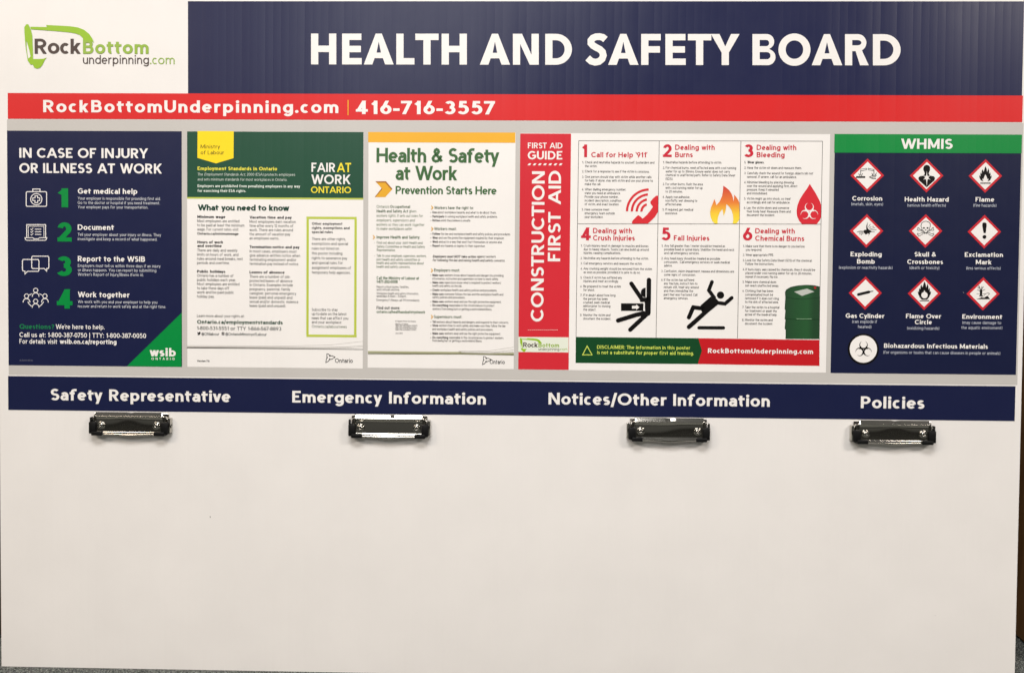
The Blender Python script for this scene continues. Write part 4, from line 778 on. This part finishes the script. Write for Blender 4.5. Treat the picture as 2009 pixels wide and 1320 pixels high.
def sym_skull(I, U):
    I.line(U([(-.22, -.14), (-.28, -.28), (-.24, -.46), (-.12, -.56), (.02, -.58), (.16, -.54), (.27, -.44), (.28, -.28), (.22, -.14), (.20, -.04), (.10, 0), (.08, .12), (-.06, .12), (-.10, 0), (-.20, -.04)]), 1.1, closed=True)
    I.poly(U([(-.16, -.22), (-.05, -.22), (-.06, -.13), (-.14, -.13)])); I.poly(U([(.06, -.22), (.18, -.22), (.15, -.13), (.07, -.13)])); I.poly(U([(0, -.12), (.05, -.03), (-.04, -.03)]))
    for sx in (-1, 1):
        I.line(U([(sx * .20, -.04), (sx * .38, -.13), (sx * .40, -.20), (sx * .47, -.20), (sx * .46, -.12), (sx * .50, -.07), (sx * .44, -.03), (sx * .34, -.05), (-sx * .10, .17)]), .9)
        I.line(U([(-sx * .10, .12), (sx * .20, .10), (sx * .38, .17), (sx * .48, .14), (sx * .50, .21), (sx * .44, .23), (sx * .42, .31), (sx * .34, .28), (sx * .14, .17)]), .9)
def sym_mark(I, U):
    I.poly(U([(-.12, -.50), (-.06, -.54), (.06, -.54), (.12, -.50), (.13, -.36), (.08, .08), (-.05, .08), (-.13, -.36)])); I.disc(*U([(0, .31)])[0], 3.8, n=18)
def sym_cylinder(I, U):
    I.line(U([(-.42, .09), (.20, -.06)]), 5.2, cap=True); I.poly(U([(.18, -.15), (.28, -.12), (.48, -.14), (.48, -.10), (.30, -.06), (.26, 0)]))
def sym_oxid(I, U):
    sym_flame(I, U, 1.08, -.10); c = U([(0, .10)])[0]; I.poly(U([(-.34, -.10), (.34, -.10), (.30, .20), (.16, .37), (-.16, .37), (-.30, .20)])); I.poly(U([(-.28, .42), (.28, .40), (.28, .46), (-.28, .46)]))
def sym_env(I, U):
    I.poly(U([(-.42, .32), (-.18, .25), (-.10, .20), (.06, .24), (.16, .16), (.28, .12), (.34, .22), (.42, .32)])); I.poly(U([(-.26, .15), (-.20, .08), (-.20, -.20), (-.12, -.28), (-.06, -.20), (-.06, .08), (.02, .15)]))
    for a in ((-.16, -.18, -.36, -.24), (-.16, -.22, -.24, -.48), (-.22, -.34, -.36, -.40), (-.10, -.22, -.08, -.46), (-.08, -.30, .02, -.44), (-.10, -.18, .12, -.26), (-.24, -.42, -.30, -.50)): I.line(U([a[:2], a[2:]]), 1.5, t1=.7)
    I.line(U([(-.40, 0), (-.22, .01)]), .6); I.line(U([(-.04, .01), (.14, 0), (.28, -.06), (.38, -.02), (.30, .08)]), .8); I.line(U([(.14, 0), (.04, .14)]), .6)
names = (('corrosion', sym_corrosion), ('health_hazard', sym_health), ('flame', sym_flame), ('bomb', sym_bomb), ('skull', sym_skull), ('exclamation', sym_mark), ('gas_cylinder', sym_cylinder), ('burning_circle', sym_oxid), ('environment', sym_env))
cen = ((1701.3, 344.6, 33), (1817.6, 345, 33), (1932.8, 345.6, 33), (1699.8, 453.3, 33), (1815.5, 453.4, 33), (1930.8, 454.8, 33), (1697.3, 574.9, 32.6), (1813.1, 575.8, 32.6), (1928.3, 576.5, 32.6))
for (nm, fn), (cx, cy, r_) in zip(names, cen):
    dx = .6     # the upright lean of the poster's own edges
    Ink().poly([(cx + dx, cy - r_), (cx - r_, cy), (cx - dx, cy + r_), (cx + r_, cy)]).put('red_diamond', RIM, P5, L1)
    i_ = r_ - 6.2; Ink().poly([(cx + dx, cy - i_), (cx - i_, cy), (cx - dx, cy + i_), (cx + i_, cy)]).put('white_diamond', PW, P5, L2)
    I = Ink(); U = lambda pts, cx=cx, cy=cy, r_=r_: [(cx + x * r_, cy + y * r_) for x, y in pts]
    fn(I, U)
    if nm == 'flame': I.poly(U([(-.31, .40), (.31, .40), (.31, .46), (-.31, .46)]))
    I.put(nm + '_symbol', DK, P5, L3)
    if nm == 'health_hazard':
        J = Ink(); 
        for a, q in ((90, .40), (30, .26), (-30, .26), (-90, .52), (150, .26), (210, .26), (60, .16), (0, .14), (180, .14), (120, .16), (240, .16), (300, .16)):
            ca, sa = math.cos(R(a)), -math.sin(R(a)); J.poly(U([(.045 * -sa, .12 + .045 * ca), (q * ca, .12 + q * sa), (-.045 * -sa, .12 - .045 * ca)]))
        J.put('star', PW, P5, L3 + .0002)
    if nm == 'burning_circle': Ink().disc(cx, cy + .10 * r_, .195 * r_, n=20).put('circle', PW, P5, L3 + .0002)
Ink().disc(1693.5, 684.8, 30.6, n=48).put('black_ring', DK, P5, L1); Ink().disc(1693.5, 684.6, 26.8, n=48).put('white_disc', PW, P5, L2)
I = Ink(); biohazard(I, 1693.8, 685.6, 17.5); I.put('biohazard_symbol', DK, P5, L3)

# ---- scuffs and crumbs of plastic stuck to the sheet
v = []; f = []
for x, y, r_ in ((425, 948, .9), (460, 932, 1.1), (622, 1096, .9), (560, 1072, .6), (665, 1275, .7), (1185, 1060, .7), (1415, 1152, .9), (1492, 1105, .7), (700, 1180, .5), (1330, 985, .5), (1890, 574 , .9), (1690, 1060, .5)):
    X, Y = unproj(x, y); rr = r_ * PX; b = len(v)
    for j in range(5): v.append((X - HX + rr * math.cos(j * 1.257), -.0001, Y + HB + rr * .8 * math.sin(j * 1.257)))
    v.append((X - HX, -.0016 if y < 800 else -.0011, Y + HB))
    for j in range(5): f.append((b + j, b + (j + 1) % 5, b + 5))
tag(link_mesh('plastic_crumb', v, f, plain('crumb', (250, 248, 244), .4), board), kind='stuff')
Ink().poly([(411.6, 1012), (413.2, 1012.2), (413, 1015.4), (412, 1015)]).poly([(1834, 1206), (1835.2, 1206), (1835, 1207.2)]).put('dark_scratch', ink((120, 112, 108)), board, LB)

# ================================================================== the four clips
CHROME = plain('chrome', (196, 192, 184), .10, 1.0, bump=.015, bscale=40); RUBBER = plain('black_rubber', (9, 9, 10), .5, 0, bump=.2, bscale=900)
RUBBER.node_tree.nodes['Principled BSDF'].inputs['Specular IOR Level'].default_value = .25
DARKM = plain('dark_hole', (10, 9, 9), .6)
U_ = .001                       # clip coordinates in millimetres: x right, y up, z out from the board
def cm(name, v, f, mat, parent, smooth=True):
    return link_mesh(name, [(p[0] * U_, -p[2] * U_, p[1] * U_) for p in v], f, mat, parent, smooth)
def grid(nu, nv, fn):
    v = [fn(i / nu, j / nv) for i in range(nu + 1) for j in range(nv + 1)]
    f = [(i * (nv + 1) + j, i * (nv + 1) + j + 1, (i + 1) * (nv + 1) + j + 1, (i + 1) * (nv + 1) + j) for i in range(nu) for j in range(nv)]
    return v, f
def shell(v, f, t):
    """give a grid sheet a thickness t toward the board"""
    n = len(v); v2 = v + [(p[0], p[1], p[2] - t) for p in v]; f2 = list(f) + [tuple(i + n for i in q[::-1]) for q in f]
    ed = {}
    for q in f:
        for a, b in zip(q, q[1:] + q[:1]): ed[(a, b)] = 1
    for a, b in list(ed):
        if (b, a) not in ed: f2.append((b, a, a + n, b + n))
    return v2, f2
def rbx(x0, y0, z0, x1, y1, z1, b): return box_vf(x0, y0, z0, x1, y1, z1, b)
# side profile of the lever from its top edge down: (y, z)
def profile(back, lip):
    """back: how far the top edge stands from the board; lip: how far the lower lip turns out"""
    return [(0, back), (-2.2, back + (12 - back) * .3235), (-4.4, back + (12 - back) * .647), (-6.4, back + (12 - back) * .941), (-6.8, 12.0), (-7.2, 11.98), (-7.6, 11.75), (-9.4, 10.7), (-10.6, 10.3), (-13, 10.3), (-17, 10.1), (-22, 10.0), (-27, 10.1), (-31.5, 10.4), (-34.0, 10.5), (-35.2, 10.8), (-36.6, 11.0 + lip * .4), (-38.4, 11.0 + lip), (-39.6, 10.8 + lip), (-40.3, 10.0 + lip)]
def lever(ridge):
    """ridge(x): height on the plate where its slight hollow turns over"""
    PROF = profile(8.05, 2.2); n = len(PROF) - 1
    def fn(a, b):
        k = b * n; i = min(int(k), n - 1); q = k - i; y = PROF[i][0] * (1 - q) + PROF[i + 1][0] * q; z = PROF[i][1] * (1 - q) + PROF[i + 1][1] * q
        x = -61 + 122 * a; g = math.exp(-(x / 24) ** 2)
        if -34.7 < y < -9.5:
            yb = ridge(x); d = (y - yb) / 1.5; soft = 1.5 * math.log(1 + math.exp(max(-30, min(30, d))))       # smooth max(0, y - yb)
            zz = 10.4 + .015 * ((y + 33.6) - soft) - .065 * soft; e = min(1, (y + 34.7) / 1.5, (-9.5 - y) / 3); z = z * (1 - e) + zz * e
        if b > .78: y -= 2.6 * g * (b - .78) / .22; z += 1.0 * g * (b - .78) / .22
        if b < .12 and abs(x - 2) < 8: z -= .8 * (1 - abs(x - 2) / 8); y -= 1.1 * (1 - abs(x - 2) / 8)
        return (x, y, z)
    return shell(*grid(60, n * 3, fn), 1.0)
def rivet(parent, x, y, z, name='rivet'):
    pr = [(0, -.6), (1.5, -.6), (1.7, 1.1), (2.3, 1.7), (3.0, 1.5), (3.3, .7), (4.4, .5), (5.3, 1.0), (6.1, .8), (6.6, .1), (6.7, -1.2)]
    v = []; f = []; n = 28
    for r_, h in pr:
        for k in range(n): v.append((x + 1.06 * r_ * math.cos(2 * math.pi * k / n), y + 1.06 * r_ * math.sin(2 * math.pi * k / n), z + h * .9))
    for i in range(len(pr) - 1):
        for k in range(n): f.append((i * n + k, (i + 1) * n + k, (i + 1) * n + (k + 1) % n, i * n + (k + 1) % n))
    o = cm(name, v, f, CHROME, parent)
    h = [(x + 1.55 * math.cos(2 * math.pi * k / 14), y + 1.55 * math.sin(2 * math.pi * k / 14), z + .35) for k in range(14)]
    cm('rivet_hole', h, [tuple(range(14))], DARKM, o, False)
def tube(pts, r_, n=10):
    v = []; f = []; P = [Vector(p) for p in pts]
    for i, p in enumerate(P):
        d = (P[min(i + 1, len(P) - 1)] - P[max(i - 1, 0)]).normalized(); a = d.orthogonal().normalized(); b = d.cross(a)
        if i and True:
            a = (pa - d * pa.dot(d)).normalized(); b = d.cross(a)
        pa = a
        for k in range(n): q = p + a * r_ * math.cos(2 * math.pi * k / n) + b * r_ * math.sin(2 * math.pi * k / n); v.append(tuple(q))
    for i in range(len(P) - 1):
        for k in range(n): f.append((i * n + k, i * n + (k + 1) % n, (i + 1) * n + (k + 1) % n, (i + 1) * n + k))
    f += [tuple(range(n))[::-1], tuple((len(P) - 1) * n + k for k in range(n))]
    return v, f
def clip(cx, ytop, label, ridge, wide_end, wire):
    X, Y = unproj(cx, ytop)
    o = bpy.data.objects.new('clipboard_clip', None); COL.objects.link(o)
    o.matrix_world = Rl @ Matrix.Translation((X - HX, -.0008, Y + HB))
    tag(o, label, 'clip', 'metal clips fixed along the bottom of the blue band')
    v, f = rbx(-68, -40, 0, 68, -3, 1.2, .4); cm('base_plate', v, f, CHROME, o, False)
    v, f = lever(ridge); cm('lever_plate', v, f, CHROME, o)
    for s in (-1, 1):
        # bent cheek between the base plate and the lever
        def fn(a, b, s=s):
            th = a * math.pi * .5; x = 60.5 + 6.6 * math.sin(th) * (1 - .1 * b); z = 11.3 - 8.8 * (1 - math.cos(th)) ; y = -4 - 30 * b - 4.5 * a
            return (s * (x + 1.2 * b), y, z + (1.0 - b) * .3)
        v, f = grid(10, 8, fn); v, f = shell(v, f, .8)
        if s < 0: f = [q[::-1] for q in f]
        cm('side_cheek', v, f, CHROME, o)
        # outer hinge ear that stands out at one side more than at the other
        w_ = 3.8 if s == wide_end else 1.4
        xa, xb = sorted((s * (70.5 - .4), s * (70.5 + w_)))
        v, f = rbx(xa, -36.5, 0.0, xb, -9.5, 9.5, .7); cm('hinge_ear', v, f, CHROME if s == wide_end else RUBBER, o)
        # black corner cap: an upright arm and a foot along the lower edge
        xa, xb = sorted((s * 59.0, s * 70))
        v, f = rbx(xa if s > 0 else xa, -38.6, .2, xb, -17.0, 14.2, 1.6)
        if s > 0: v = [(p[0] + (1.5 if p[0] > 64 else 0), p[1], p[2]) for p in v]
        else: v = [(p[0] - (1.5 if p[0] < -64 else 0), p[1], p[2]) for p in v]
        cap_ = cm('corner_cap', v, f, RUBBER, o)
        xa, xb = sorted((s * 47.0, s * 66))
        v, f = rbx(xa, -41.4, .2, xb, -34.0, 16.6, 1.5); cm('cap_foot', v, f, RUBBER, cap_)
        xx = s * 50.2; rivet(o, xx, -23.5, 11.9)
        # spring wire behind the cheek
        v, f = tube([(s * 57, -12, 6), (s * 66, -10, 7), (s * 69.6, -13, 6.5), (s * 70.2, -20, 6)], .9); cm('spring_wire', v, f, CHROME, o)
    if wire:
        v, f = tube([(69, -29, 5), (73.5, -28, 7), (75.0, -25.5, 8), (75.6, -22.5, 9), (77.5, -20.5, 9.5)], .8); cm('spring_wire', v, f, RUBBER, o)
    return o
hill = lambda x: -23 + 8.5 * math.exp(-(x / 20) ** 2)
wave = lambda x: -27.5 + 9 / (1 + math.exp(-(x - 4) / 9))
clip(259.0, 807.4, 'dark reflecting chrome clip with a bent wire tip, below the words Safety Representative', hill, 1, True)
clip(764.5, 812.0, 'brightest chrome clip, below the words Emergency Information', lambda x: -40, 1, False)
clip(1311.0, 818.4, 'chrome clip with its hinge ear out on the left, below Notices/Other Information', wave, -1, False)
clip(1749.5, 823.4, 'rightmost dark chrome clip, below the word Policies', lambda x: hill(x) + 2, -1, False)
